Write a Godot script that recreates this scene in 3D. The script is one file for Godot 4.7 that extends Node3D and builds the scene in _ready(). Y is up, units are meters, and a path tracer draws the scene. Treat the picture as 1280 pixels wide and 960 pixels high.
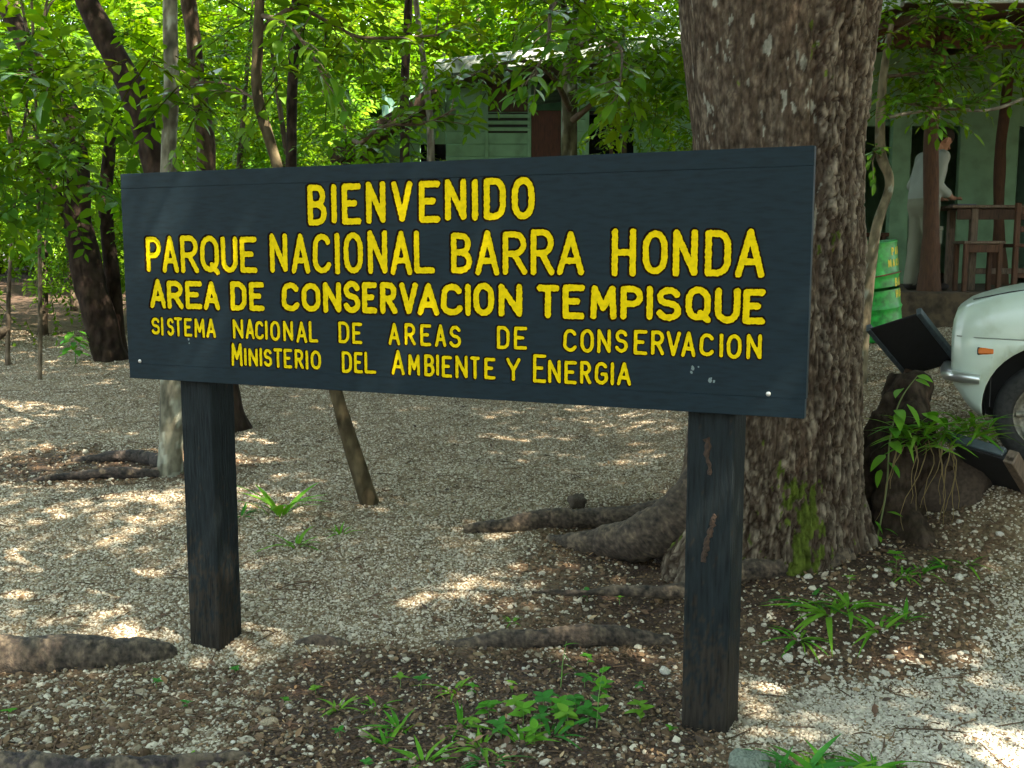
extends Node3D
# A painted timber welcome sign under forest trees: gravel clearing, big trunk, green station house, drum, parked car.

var rng := RandomNumberGenerator.new()
var n_low := FastNoiseLite.new()
var n_mid := FastNoiseLite.new()
var n_fine := FastNoiseLite.new()
var n_cell := FastNoiseLite.new()
var M := {}
var used := {}
const EXPOSURE := 8.3

# ------------------------------------------------------------------ assembly
func _ready() -> void:
	rng.seed = 12
	var cam := Camera3D.new(); cam.name = "camera"
	cam.position = Vector3(0, 1.57, 0)
	cam.rotation = Vector3(-0.12246, 0, 0)
	cam.fov = 40.53; cam.near = 0.05; cam.far = 900
	add_child(cam); cam.current = true
	var env := Environment.new()
	env.background_mode = Environment.BG_SKY
	var sm := ProceduralSkyMaterial.new()
	sm.sky_top_color = Color(0.63, 0.70, 0.76); sm.sky_horizon_color = Color(0.84, 0.85, 0.83); sm.sky_curve = 0.2
	sm.ground_bottom_color = Color(0.30, 0.30, 0.26); sm.ground_horizon_color = Color(0.6, 0.62, 0.6)
	var sky := Sky.new(); sky.sky_material = sm
	env.sky = sky
	env.tonemap_mode = Environment.TONE_MAPPER_LINEAR
	env.tonemap_exposure = EXPOSURE
	env.sdfgi_enabled = true; env.ssao_enabled = true; env.ssil_enabled = true
	var we := WorldEnvironment.new(); we.name = "environment"; we.environment = env
	add_child(we)
	var sun := DirectionalLight3D.new(); sun.name = "sun"
	sun.light_energy = 1.6; sun.light_color = Color(1.0, 0.95, 0.86); sun.light_angular_distance = 0.53
	sun.shadow_enabled = true
	add_child(sun)
	sun.look_at_from_position(Vector3(0.42, 0.80, 0.40), Vector3.ZERO, Vector3(0, 0, 1))

	n_low.noise_type = FastNoiseLite.TYPE_SIMPLEX_SMOOTH; n_low.frequency = 0.05; n_low.fractal_octaves = 3; n_low.seed = 4
	n_mid.noise_type = FastNoiseLite.TYPE_SIMPLEX_SMOOTH; n_mid.frequency = 0.06; n_mid.fractal_octaves = 3; n_mid.seed = 9
	n_fine.noise_type = FastNoiseLite.TYPE_SIMPLEX; n_fine.frequency = 0.12; n_fine.fractal_octaves = 2; n_fine.seed = 14
	n_cell.noise_type = FastNoiseLite.TYPE_CELLULAR; n_cell.frequency = 0.12; n_cell.fractal_type = FastNoiseLite.FRACTAL_NONE; n_cell.seed = 3
	n_cell.cellular_return_type = FastNoiseLite.RETURN_DISTANCE2_SUB
	make_materials()
	make_leaf_kit()
	build_ground()
	build_cabin()
	build_porch()
	build_sign()
	build_big_tree()
	build_forest()
	build_car()
	build_drum()
	build_panels()
	build_person()
	build_stones()
	build_weeds()
	scatter_gravel()

# letter, left, right, bottom, top (mm from the board's centre), stroke (0.1 mm)
const LETTERS := [
	["B",-501,-411,215,377,245], ["I",-390,-362,222,377,245], ["E",-339,-250,217,377,245], ["N",-227,-139,219,382,245], ["V",-112,-19,225,380,245], ["E",9,101,220,377,245],
	["N",121,211,226,381,245], ["I",233,262,224,378,245], ["D",284,374,227,381,245], ["O",398,489,226,380,245], ["P",-1352,-1268,25,176,225], ["A",-1264,-1173,21,179,225],
	["R",-1161,-1064,20,180,225], ["Q",-1054,-952,13,179,225], ["U",-944,-858,23,174,225], ["E",-845,-758,23,172,225], ["N",-693,-606,25,185,225], ["A",-587,-496,22,183,225],
	["C",-483,-398,24,182,225], ["I",-379,-351,20,185,225], ["O",-335,-246,24,186,225], ["N",-223,-135,22,193,225], ["A",-121,-24,20,190,225], ["L",-15,76,27,191,225],
	["B",146,234,28,180,225], ["A",248,347,21,188,225], ["R",361,460,24,183,225], ["R",474,568,23,190,225], ["A",578,683,24,182,225], ["H",787,876,21,190,225],
	["O",901,991,29,182,225], ["N",1010,1097,22,184,225], ["D",1123,1212,24,181,225], ["A",1227,1326,20,184,225], ["A",-1341,-1250,-135,-7,225], ["R",-1244,-1155,-136,-14,225],
	["E",-1143,-1052,-134,-14,225], ["A",-1045,-959,-137,-14,225], ["D",-902,-819,-136,-13,225], ["E",-805,-728,-135,-15,225], ["C",-641,-556,-133,-15,225], ["O",-541,-450,-133,-16,225],
	["N",-437,-351,-135,-12,235], ["S",-341,-261,-134,-5,235], ["E",-253,-184,-133,-10,235], ["R",-170,-93,-134,-9,235], ["V",-83,0,-133,-9,235], ["A",-2,93,-136,-11,235],
	["C",100,190,-133,-12,235], ["I",203,229,-133,-12,235], ["O",239,325,-132,-7,235], ["N",344,440,-133,-10,235], ["T",499,587,-134,-12,235], ["E",601,686,-135,-10,235],
	["M",708,807,-133,-12,235], ["P",822,905,-132,-12,225], ["I",917,942,-130,-12,225], ["S",953,1043,-133,-15,225], ["Q",1058,1149,-137,-12,225], ["U",1161,1248,-136,-15,225],
	["E",1257,1332,-137,-18,225], ["S",-1340,-1292,-251,-176,125], ["I",-1287,-1271,-254,-173,125], ["S",-1252,-1213,-254,-176,125], ["T",-1211,-1168,-255,-172,125], ["E",-1157,-1114,-254,-174,125],
	["M",-1101,-1045,-257,-174,125], ["A",-1037,-985,-256,-172,125], ["N",-895,-841,-255,-172,125], ["A",-829,-783,-254,-170,125], ["C",-780,-737,-255,-177,125], ["I",-729,-715,-254,-174,125],
	["O",-702,-653,-258,-175,125], ["N",-637,-588,-257,-173,125], ["A",-572,-519,-262,-173,125], ["L",-510,-465,-258,-170,125], ["D",-367,-316,-256,-169,125], ["E",-302,-255,-257,-172,125],
	["A",-134,-82,-256,-168,125], ["R",-61,-12,-254,-168,125], ["E",9,57,-255,-170,125], ["A",73,122,-256,-168,125], ["S",135,186,-257,-172,125], ["D",337,389,-255,-168,125],
	["E",407,460,-254,-169,125], ["C",604,655,-255,-172,125], ["O",671,723,-256,-170,125], ["N",736,787,-255,-169,125], ["S",803,851,-251,-169,125], ["E",873,923,-256,-168,125],
	["R",937,985,-254,-168,125], ["V",992,1044,-256,-169,125], ["A",1046,1097,-257,-168,125], ["C",1110,1159,-252,-173,125], ["I",1180,1193,-254,-172,125], ["O",1205,1256,-257,-173,125],
	["N",1273,1324,-256,-170,125], ["M",-907,-850,-372,-273,125], ["I",-840,-829,-368,-293,125], ["N",-818,-770,-370,-294,125], ["I",-760,-748,-368,-290,125], ["S",-740,-697,-368,-293,125],
	["T",-689,-645,-371,-289,125], ["E",-638,-596,-370,-289,125], ["R",-583,-539,-370,-289,125], ["I",-529,-517,-371,-292,125], ["O",-504,-454,-369,-291,125], ["D",-354,-306,-376,-289,125],
	["E",-296,-255,-375,-290,125], ["L",-247,-193,-374,-287,125], ["A",-122,-63,-374,-274,125], ["M",-47,6,-372,-290,125], ["B",25,70,-373,-287,125], ["I",77,90,-369,-286,125],
	["E",102,146,-374,-290,125], ["N",161,213,-374,-286,125], ["T",224,265,-374,-288,125], ["E",284,330,-372,-290,125], ["Y",375,434,-373,-287,125], ["E",485,537,-375,-269,125],
	["N",545,595,-374,-288,125], ["E",610,658,-374,-289,125], ["R",671,714,-371,-287,125], ["G",727,777,-370,-288,125], ["I",789,800,-370,-287,125], ["A",812,865,-369,-285,125],
]

# ------------------------------------------------------------------ mesh builder
class MB:
	var v := PackedVector3Array()
	var n := PackedVector3Array()
	var c := PackedColorArray()
	var idx := PackedInt32Array()
	var col := Color(1, 1, 1)
	func vert(p: Vector3, nn: Vector3, cc: Color) -> int:
		v.append(p); n.append(nn); c.append(cc)
		return v.size() - 1
	# corners run anticlockwise as seen from outside
	func poly(ps: Array) -> void:
		var a: Vector3 = ps[0]
		var nn := Vector3.ZERO
		for i in range(1, ps.size() - 1):
			nn += (ps[i] - a).cross(ps[i + 1] - a)
		nn = nn.normalized()
		var s := v.size()
		for p in ps:
			v.append(p); n.append(nn); c.append(col)
		for i in range(1, ps.size() - 1):
			idx.append_array([s, s + i + 1, s + i])
	# a grid of smooth vertices; rows of points, normals computed
	func sheet(rows: Array, closed: bool, cols: Array = []) -> void:
		var h := rows.size()
		var w: int = rows[0].size()
		var s := v.size()
		for j in h:
			for i in w:
				var i0 := (i - 1 + w) % w if closed else maxi(i - 1, 0)
				var i1 := (i + 1) % w if closed else mini(i + 1, w - 1)
				var dx: Vector3 = rows[j][i1] - rows[j][i0]
				var dy: Vector3 = rows[mini(j + 1, h - 1)][i] - rows[maxi(j - 1, 0)][i]
				var nn := dx.cross(dy)
				if nn.length_squared() < 1e-14:
					nn = Vector3.UP
				v.append(rows[j][i]); n.append(nn.normalized())
				c.append(cols[j][i] if cols.size() else col)
		var last := w if closed else w - 1
		for j in h - 1:
			for i in last:
				var a := s + j * w + i
				var b := s + j * w + (i + 1) % w
				idx.append_array([a, b + w, b, a, a + w, b + w])
	func box(ctr: Vector3, size: Vector3, b := Basis.IDENTITY, ch := 0.0) -> void:
		var h := size * 0.5
		ch = minf(ch, minf(h.x, minf(h.y, h.z)) * 0.6)
		var P := func(x, y, z): return ctr + b * Vector3(x, y, z)
		var X := h.x; var Y := h.y; var Z := h.z
		for s in [-1.0, 1.0]:
			var fx = [P.call(s * X, -Y + ch, (Z - ch)), P.call(s * X, -Y + ch, -(Z - ch)), P.call(s * X, Y - ch, -(Z - ch)), P.call(s * X, Y - ch, (Z - ch))]
			var fy = [P.call(-X + ch, s * Y, (Z - ch)), P.call(X - ch, s * Y, (Z - ch)), P.call(X - ch, s * Y, -(Z - ch)), P.call(-X + ch, s * Y, -(Z - ch))]
			var fz = [P.call(-X + ch, -Y + ch, s * Z), P.call(X - ch, -Y + ch, s * Z), P.call(X - ch, Y - ch, s * Z), P.call(-X + ch, Y - ch, s * Z)]
			for f in [fx, fy, fz]:
				if s < 0: f.reverse()
				poly(f)
		if ch <= 0.0: return
		for s in [-1.0, 1.0]:
			for t in [-1.0, 1.0]:
				var ex = [P.call(-X + ch, s * Y, t * (Z - ch)), P.call(X - ch, s * Y, t * (Z - ch)), P.call(X - ch, s * (Y - ch), t * Z), P.call(-X + ch, s * (Y - ch), t * Z)]
				var ey = [P.call(s * X, -Y + ch, t * (Z - ch)), P.call(s * X, Y - ch, t * (Z - ch)), P.call(s * (X - ch), Y - ch, t * Z), P.call(s * (X - ch), -Y + ch, t * Z)]
				var ez = [P.call(s * X, t * (Y - ch), -Z + ch), P.call(s * X, t * (Y - ch), Z - ch), P.call(s * (X - ch), t * Y, Z - ch), P.call(s * (X - ch), t * Y, -Z + ch)]
				if s * t > 0: ex.reverse()
				if s * t < 0: ey.reverse()
				if s * t > 0: ez.reverse()
				poly(ex); poly(ey); poly(ez)
				for r in [-1.0, 1.0]:
					var k = [P.call(s * X, t * (Y - ch), r * (Z - ch)), P.call(s * (X - ch), t * Y, r * (Z - ch)), P.call(s * (X - ch), t * (Y - ch), r * Z)]
					if s * t * r < 0: k.reverse()
					poly(k)
	# round tapered tube through points (Vector3) with radii; rough > 0 roughens it with noise
	func tube(pts: Array, rad: Array, sides: int, rough := 0.0, noise: FastNoiseLite = null, squash := 1.0, cap := true) -> void:
		var rows := []
		var side := Vector3.ZERO
		for j in pts.size():
			var d: Vector3 = (pts[mini(j + 1, pts.size() - 1)] - pts[maxi(j - 1, 0)]).normalized()
			if j == 0:
				side = d.cross(Vector3(0.31, 0.2, 0.93)).normalized()
			side = (side - d * side.dot(d)).normalized()
			var up := d.cross(side)
			var row := []
			for i in sides:
				var a := TAU * i / sides
				var o := side * cos(a) + up * sin(a)
				var r: float = rad[j]
				if rough > 0.0 and noise:
					var q: Vector3 = pts[j] + o * r
					r *= 1.0 + rough * noise.get_noise_3d(q.x * 60, q.y * 22, q.z * 60)
				var off := o * r
				off.y *= squash if absf(d.y) < 0.6 else 1.0
				row.append(pts[j] + off)
			rows.append(row)
		sheet(rows, true)
		if cap:
			var f: Array = rows[0].duplicate(); f.reverse(); poly(f)
			poly(rows[rows.size() - 1])
	func lathe(prof: Array, sides: int, xf := Transform3D.IDENTITY) -> void:
		var rows := []
		for p in prof:
			var row := []
			for i in sides:
				var a := TAU * i / sides
				row.append(xf * Vector3(cos(a) * p.x, p.y, -sin(a) * p.x))
			rows.append(row)
		sheet(rows, true)
	func arrays() -> Array:
		var a := []
		a.resize(Mesh.ARRAY_MAX)
		a[Mesh.ARRAY_VERTEX] = v; a[Mesh.ARRAY_NORMAL] = n; a[Mesh.ARRAY_COLOR] = c; a[Mesh.ARRAY_INDEX] = idx
		return a
	func mesh(m: Material = null) -> ArrayMesh:
		var am := ArrayMesh.new()
		am.add_surface_from_arrays(Mesh.PRIMITIVE_TRIANGLES, arrays())
		if m: am.surface_set_material(0, m)
		return am

# ------------------------------------------------------------------ naming helpers
func numbered(called: String) -> String:
	var k: int = used.get(called, 0)
	used[called] = k + 1
	return called if k == 0 else "%s_%03d" % [called, k]
func tag(o: Node, label: String, category: String, group := "", kind := "") -> Node:
	if label: o.set_meta("label", label)
	if category: o.set_meta("category", category)
	if group: o.set_meta("group", group)
	if kind: o.set_meta("kind", kind)
	return o
func thing(called: String, label: String, category: String, where := Vector3.ZERO, turn := 0.0, group := "") -> Node3D:
	var o := Node3D.new()
	o.name = numbered(called); add_child(o)
	o.position = where; o.rotation.y = turn
	tag(o, label, category, group)
	return o
func part(called: String, mesh: Mesh, parent: Node, m: Material = null) -> MeshInstance3D:
	var o := MeshInstance3D.new()
	o.name = numbered(called) if parent == self else called
	o.mesh = mesh
	if m: o.material_override = m
	parent.add_child(o, true)
	return o
func many(called: String, mesh: Mesh, xfs: Array, cols: Array, parent: Node) -> MultiMeshInstance3D:
	var mm := MultiMesh.new()
	mm.transform_format = MultiMesh.TRANSFORM_3D
	mm.use_colors = true
	mm.mesh = mesh
	mm.instance_count = xfs.size()
	for i in xfs.size():
		mm.set_instance_transform(i, xfs[i])
		mm.set_instance_color(i, cols[i])
	var o := MultiMeshInstance3D.new()
	o.name = numbered(called) if parent == self else called
	o.multimesh = mm
	o.set_meta("kind", "stuff")
	parent.add_child(o, true)
	return o

# ------------------------------------------------------------------ materials
func lin(r: float, g: float, b: float) -> Color:
	return Color(r, g, b).linear_to_srgb()
func noise_tex(type: int, freq: float, oct: int, ramp: Array, size := 512, sd := 1, ret := -1) -> NoiseTexture2D:
	var n := FastNoiseLite.new()
	n.noise_type = type; n.frequency = freq; n.fractal_octaves = oct; n.seed = sd
	if oct == 1: n.fractal_type = FastNoiseLite.FRACTAL_NONE
	if ret >= 0: n.cellular_return_type = ret
	var t := NoiseTexture2D.new()
	t.width = size; t.height = size; t.seamless = true; t.noise = n
	if ramp.size():
		var g := Gradient.new()
		var off := PackedFloat32Array(); var cs := PackedColorArray()
		for r in ramp:
			off.append(r[0]); cs.append(r[1])
		g.offsets = off; g.colors = cs
		t.color_ramp = g
	return t
func gray(x: float) -> Color:
	return Color(x, x, x)
func mat(c: Color, rough := 0.8, tex: Texture2D = null, scale := Vector3.ONE, relief: Texture2D = null, depth := 0.0, world := false) -> StandardMaterial3D:
	var m := StandardMaterial3D.new()
	m.albedo_color = c; m.roughness = rough
	m.vertex_color_use_as_albedo = true
	if tex or relief:
		m.uv1_triplanar = true; m.uv1_world_triplanar = world; m.uv1_scale = scale
	if tex: m.albedo_texture = tex
	if relief:
		m.heightmap_enabled = true; m.heightmap_texture = relief; m.heightmap_scale = depth
	return m
func leaf_mat(c: Color, back: float, rough := 0.45) -> StandardMaterial3D:
	var m := StandardMaterial3D.new()
	m.albedo_color = c; m.roughness = rough
	m.vertex_color_use_as_albedo = true
	m.metallic_specular = 0.2
	m.cull_mode = BaseMaterial3D.CULL_DISABLED
	m.backlight_enabled = true
	m.backlight = Color(back, back, back * 0.35)
	return m
func make_materials() -> void:
	var SX := FastNoiseLite.TYPE_SIMPLEX_SMOOTH
	var CE := FastNoiseLite.TYPE_CELLULAR
	var grain := noise_tex(SX, 0.012, 5, [[0.0, gray(0.55)], [0.45, gray(0.86)], [1.0, gray(1.0)]], 512, 3)
	var grain_h := noise_tex(SX, 0.02, 5, [], 512, 9)
	var blot := noise_tex(SX, 0.01, 6, [[0.0, gray(0.5)], [0.4, gray(0.8)], [0.7, gray(1.0)], [1.0, gray(1.0)]], 512, 5)
	var blot_h := noise_tex(SX, 0.03, 5, [], 512, 15)
	var brush := noise_tex(SX, 0.02, 4, [[0.0, Color(0.80, 0.78, 0.78)], [0.4, Color(0.92, 0.93, 0.93)], [0.75, Color(1, 1, 1)], [1.0, Color(0.86, 0.95, 1.0)]], 512, 21)
	M.paint = mat(lin(0.0065, 0.0165, 0.0235), 0.68, brush, Vector3(0.9, 5.0, 4.0), grain_h, 0.012)
	M.paint.metallic_specular = 0.3
	M.paint_edge = mat(lin(0.05, 0.062, 0.066), 0.7, blot, Vector3(3, 3, 3))
	M.yellow = mat(lin(0.70, 0.52, 0.0), 0.7, noise_tex(SX, 0.03, 4, [[0.0, gray(0.86)], [0.5, gray(0.97)], [1.0, gray(1.0)]], 256, 8), Vector3(5, 5, 5))
	M.yellow.metallic_specular = 0.2
	M.groove = mat(lin(0.014, 0.007, 0.003), 0.95); M.groove.metallic_specular = 0.1
	M.post = mat(lin(0.050, 0.041, 0.027), 0.72, grain, Vector3(7, 0.8, 7), grain_h, 0.35)
	M.post.metallic_specular = 0.25
	M.mud = mat(lin(0.055, 0.032, 0.020), 0.95, blot, Vector3(9, 9, 9), blot_h, 0.4)
	M.metal = mat(lin(0.5, 0.5, 0.48), 0.4); M.metal.metallic = 0.7
	M.bark = mat(Color(1, 1, 1), 0.92, blot, Vector3(2.3, 0.9, 2.3), grain_h, 0.5)
	M.bark_big = mat(Color(1, 1, 1), 0.93, blot, Vector3(5, 2.5, 5), blot_h, 0.4)
	M.bark.metallic_specular = 0.2; M.bark_big.metallic_specular = 0.2
	M.root = mat(Color(1, 1, 1), 0.95, blot, Vector3(6, 6, 6), blot_h, 0.4)
	M.twig = mat(lin(0.10, 0.075, 0.05), 0.9)
	M.stone = mat(Color(1, 1, 1), 0.85, blot, Vector3(9, 9, 9), blot_h, 0.25)
	M.pebble = mat(Color(1, 1, 1), 0.95); M.pebble.metallic_specular = 0.2
	M.litter = mat(Color(1, 1, 1), 0.9); M.litter.cull_mode = BaseMaterial3D.CULL_DISABLED
	var gcol := noise_tex(CE, 0.075, 1, [[0.0, Color(0.50, 0.44, 0.36)], [0.25, Color(0.74, 0.68, 0.58)], [0.5, Color(0.92, 0.88, 0.80)], [0.7, Color(0.62, 0.52, 0.42)], [1.0, Color(1, 0.98, 0.93)]], 1024, 31, FastNoiseLite.RETURN_CELL_VALUE)
	var ghgt := noise_tex(CE, 0.075, 1, [[0.0, gray(1)], [1.0, gray(0)]], 1024, 31, FastNoiseLite.RETURN_DISTANCE)
	M.ground = mat(Color(1, 1, 1), 0.95, gcol, Vector3(0.75, 0.75, 0.75), ghgt, 1.2, true)
	M.leaf = leaf_mat(Color(1, 1, 1), 0.95)
	M.leaf_gloss = leaf_mat(Color(1, 1, 1), 0.9, 0.35); M.leaf_gloss.metallic_specular = 0.35
	M.weed = leaf_mat(Color(1, 1, 1), 0.85, 0.5)
	# buildings and objects
	var faded := noise_tex(SX, 0.008, 6, [[0.0, gray(0.82)], [0.5, gray(0.95)], [1.0, gray(1.0)]], 512, 25)
	M.wall_green = mat(lin(0.20, 0.37, 0.235), 0.8, faded, Vector3(0.7, 0.7, 0.7))
	M.fascia = mat(lin(0.46, 0.52, 0.48), 0.7, blot, Vector3(0.8, 0.8, 0.8))
	M.roof = mat(lin(0.40, 0.42, 0.42), 0.5, blot, Vector3(0.5, 0.5, 0.5))
	M.wood_brown = mat(lin(0.095, 0.042, 0.020), 0.8, grain, Vector3(6, 0.9, 6), grain_h, 0.4)
	M.wood_dark = mat(lin(0.075, 0.042, 0.026), 0.85, grain, Vector3(5, 1, 5))
	M.wood_grey = mat(lin(0.17, 0.125, 0.09), 0.85, grain, Vector3(6, 1.0, 6), grain_h, 0.4)
	M.door_red = mat(lin(0.085, 0.022, 0.012), 0.7, grain, Vector3(5, 0.8, 5))
	M.concrete = mat(lin(0.085, 0.062, 0.038), 0.92, blot, Vector3(1.2, 1.2, 1.2), blot_h, 0.3)
	M.glass = StandardMaterial3D.new()
	M.glass.albedo_color = Color(0.05, 0.07, 0.07, 0.5); M.glass.roughness = 0.3; M.glass.metallic_specular = 0.15; M.glass.transparency = BaseMaterial3D.TRANSPARENCY_ALPHA
	M.dark = mat(lin(0.012, 0.012, 0.012), 0.8)
	M.drum = mat(lin(0.015, 0.36, 0.04), 0.42, blot, Vector3(2, 2, 2))
	M.drum_text = mat(lin(0.62, 0.52, 0.02), 0.6)
	M.rust = mat(lin(0.20, 0.07, 0.035), 0.85, blot, Vector3(8, 8, 8))
	M.car = mat(lin(0.50, 0.60, 0.52), 0.32, noise_tex(SX, 0.015, 5, [[0.0, Color(0.86, 0.85, 0.8)], [0.4, gray(0.97)], [1.0, gray(1.0)]], 256, 18), Vector3(1.2, 1.2, 1.2)); M.car.clearcoat_enabled = true; M.car.clearcoat = 0.5; M.car.clearcoat_roughness = 0.15
	M.tyre = mat(lin(0.022, 0.023, 0.022), 0.85, blot, Vector3(6, 6, 6))
	M.rim = mat(lin(0.28, 0.27, 0.22), 0.5, blot, Vector3(6, 6, 6)); M.rim.metallic = 0.5
	M.chrome = mat(lin(0.55, 0.57, 0.56), 0.28); M.chrome.metallic = 0.8
	M.amber = mat(lin(0.55, 0.13, 0.01), 0.25)
	M.rubber = mat(lin(0.03, 0.03, 0.03), 0.7)
	M.panel_edge = mat(lin(0.06, 0.085, 0.10), 0.6, grain, Vector3(4, 4, 1))
	M.panel_shaded = mat(lin(0.009, 0.009, 0.010), 0.9, grain, Vector3(4, 4, 1))  # near-black colour paints in the shade on the undersides

# ------------------------------------------------------------------ ground shape
const KD := [-100.0, 0.0, 3.0, 3.6, 4.3, 5.0, 6.4, 8.5, 12.3, 18.0, 30.0, 60.0, 400.0]
const KH := [-0.2, -0.16, -0.15, -0.15, -0.225, -0.12, 0.01, 0.13, 0.34, 0.66, 1.2, 1.6, 1.7]
func ground_y(x: float, z: float) -> float:
	var d := -z
	var h: float = KH[KH.size() - 1]
	for i in KD.size() - 1:
		if d < KD[i + 1]:
			h = lerpf(KH[i], KH[i + 1], clampf((d - KD[i]) / (KD[i + 1] - KD[i]), 0, 1)); break
	h += 0.14 * smoothstep(0.6, 1.6, x) * smoothstep(3.8, 5.0, d) + 0.3 * smoothstep(1.9, 2.8, x) * smoothstep(4.9, 5.5, d + 0.6 * maxf(x - 2.7, 0.0)) + 0.2 * smoothstep(2.0, 3.2, x) * smoothstep(6.0, 9.5, d)
	return h + 0.012 * n_mid.get_noise_2d(x * 14, z * 14) + 0.02 * n_low.get_noise_2d(x * 9, z * 9)
func on_ground(x: float, z: float, dy := 0.0) -> Vector3:
	return Vector3(x, ground_y(x, z) + dy, z)
# how much bare soil and leaf litter lies on the gravel: 0 clean gravel, 1 soil
func soil(x: float, z: float) -> float:
	var d := -z
	var s := 0.0
	s = maxf(s, smoothstep(4.65, 4.35, d) * smoothstep(-1.25, -0.8, x) * smoothstep(0.95, 0.6, x))
	s = maxf(s, 0.62 * smoothstep(4.5, 4.3, d) * smoothstep(-0.8, -1.3, x))
	s = maxf(s, 0.9 * (1.0 - smoothstep(0.6, 1.15, Vector2(x - 1.25, z + 5.35).length() * 0.75)))
	s = maxf(s, 0.55 * (1.0 - smoothstep(0.15, 0.5, Vector2((x - 0.45) * 0.45, z + 4.9).length())))
	s = maxf(s, 0.85 * (1.0 - smoothstep(0.2, 0.75, Vector2((x + 2.9) * 0.5, z + 7.4).length())))
	s = maxf(s, 0.9 * smoothstep(13.0, 17.0, d) * smoothstep(1.0, -1.0, x))
	s = maxf(s, 0.8 * (1.0 - smoothstep(0.25, 0.6, Vector2((x - 1.35) * 0.6, z + 4.55).length())))
	s += 0.32 * n_low.get_noise_2d(x * 26 + 300, z * 34) + 0.22 * n_mid.get_noise_2d(x * 60, z * 80)
	return clampf(s + 0.06, 0, 1)

# ------------------------------------------------------------------ sign lettering
func arc(cx: float, cy: float, rx: float, ry: float, a0: float, a1: float, k := 10) -> Array:
	var o := []
	for i in k + 1:
		var a := deg_to_rad(lerpf(a0, a1, float(i) / k))
		o.append(Vector2(cx + rx * cos(a), cy + ry * sin(a)))
	return o
func glyph(ch: String) -> Array:
	var V := func(a): 
		var o := []
		for i in range(0, a.size(), 2): o.append(Vector2(a[i], a[i + 1]))
		return o
	match ch:
		"A": return [V.call([0, 0, 0.5, 1, 1, 0]), V.call([0.2, 0.3, 0.8, 0.3])]
		"B": return [V.call([0, 0, 0, 1, 0.5, 1]) + arc(0.5, 0.76, 0.42, 0.24, 90, -90, 6) + V.call([0, 0.52]), V.call([0.5, 0.52]) + arc(0.5, 0.26, 0.5, 0.26, 90, -90, 6) + V.call([0, 0])]
		"C": return [arc(0.55, 0.72, 0.5, 0.28, 25, 180, 7) + arc(0.55, 0.28, 0.55, 0.28, 180, 335, 7)]
		"D": return [V.call([0, 0, 0, 1, 0.45, 1]) + arc(0.45, 0.68, 0.55, 0.32, 90, 0, 5) + arc(0.45, 0.32, 0.55, 0.32, 0, -90, 5) + V.call([0, 0])]
		"E": return [V.call([1, 1, 0, 1, 0, 0, 1, 0]), V.call([0, 0.52, 0.72, 0.52])]
		"G": return [arc(0.52, 0.7, 0.48, 0.3, 30, 180, 7) + arc(0.52, 0.3, 0.52, 0.3, 180, 350, 7) + V.call([1, 0.46, 0.6, 0.46])]
		"H": return [V.call([0, 0, 0, 1]), V.call([1, 0, 1, 1]), V.call([0, 0.5, 1, 0.5])]
		"I": return [V.call([0.5, 0, 0.5, 1])]
		"L": return [V.call([0, 1, 0, 0, 1, 0])]
		"M": return [V.call([0, 0, 0.06, 1, 0.5, 0.3, 0.94, 1, 1, 0])]
		"N": return [V.call([0, 0, 0, 1, 1, 0.02, 1, 1])]
		"O": return [arc(0.5, 0.64, 0.5, 0.36, 0, 180, 9) + arc(0.5, 0.36, 0.5, 0.36, 180, 360, 9) + V.call([1, 0.64])]
		"Q": return [arc(0.48, 0.66, 0.48, 0.34, 0, 180, 9) + arc(0.48, 0.4, 0.48, 0.32, 180, 360, 9) + V.call([0.96, 0.66]), V.call([0.62, 0.22, 0.98, 0])]
		"P": return [V.call([0, 0, 0, 1, 0.5, 1]) + arc(0.5, 0.73, 0.5, 0.27, 90, -90, 8) + V.call([0, 0.46])]
		"R": return [V.call([0, 0, 0, 1, 0.5, 1]) + arc(0.5, 0.74, 0.46, 0.26, 90, -90, 8) + V.call([0, 0.48]), V.call([0.45, 0.48, 1, 0])]
		"S": return [arc(0.5, 0.76, 0.46, 0.24, 20, 270, 10) + arc(0.5, 0.26, 0.5, 0.26, 90, -160, 10)]
		"T": return [V.call([0, 1, 1, 1]), V.call([0.5, 1, 0.5, 0])]
		"U": return [V.call([0, 1, 0, 0.35]) + arc(0.5, 0.32, 0.5, 0.32, 180, 360, 9) + V.call([1, 1])]
		"V": return [V.call([0, 1, 0.5, 0, 1, 1])]
		"Y": return [V.call([0, 1, 0.5, 0.45, 1, 1]), V.call([0.5, 0.5, 0.5, 0])]
	return []
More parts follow.
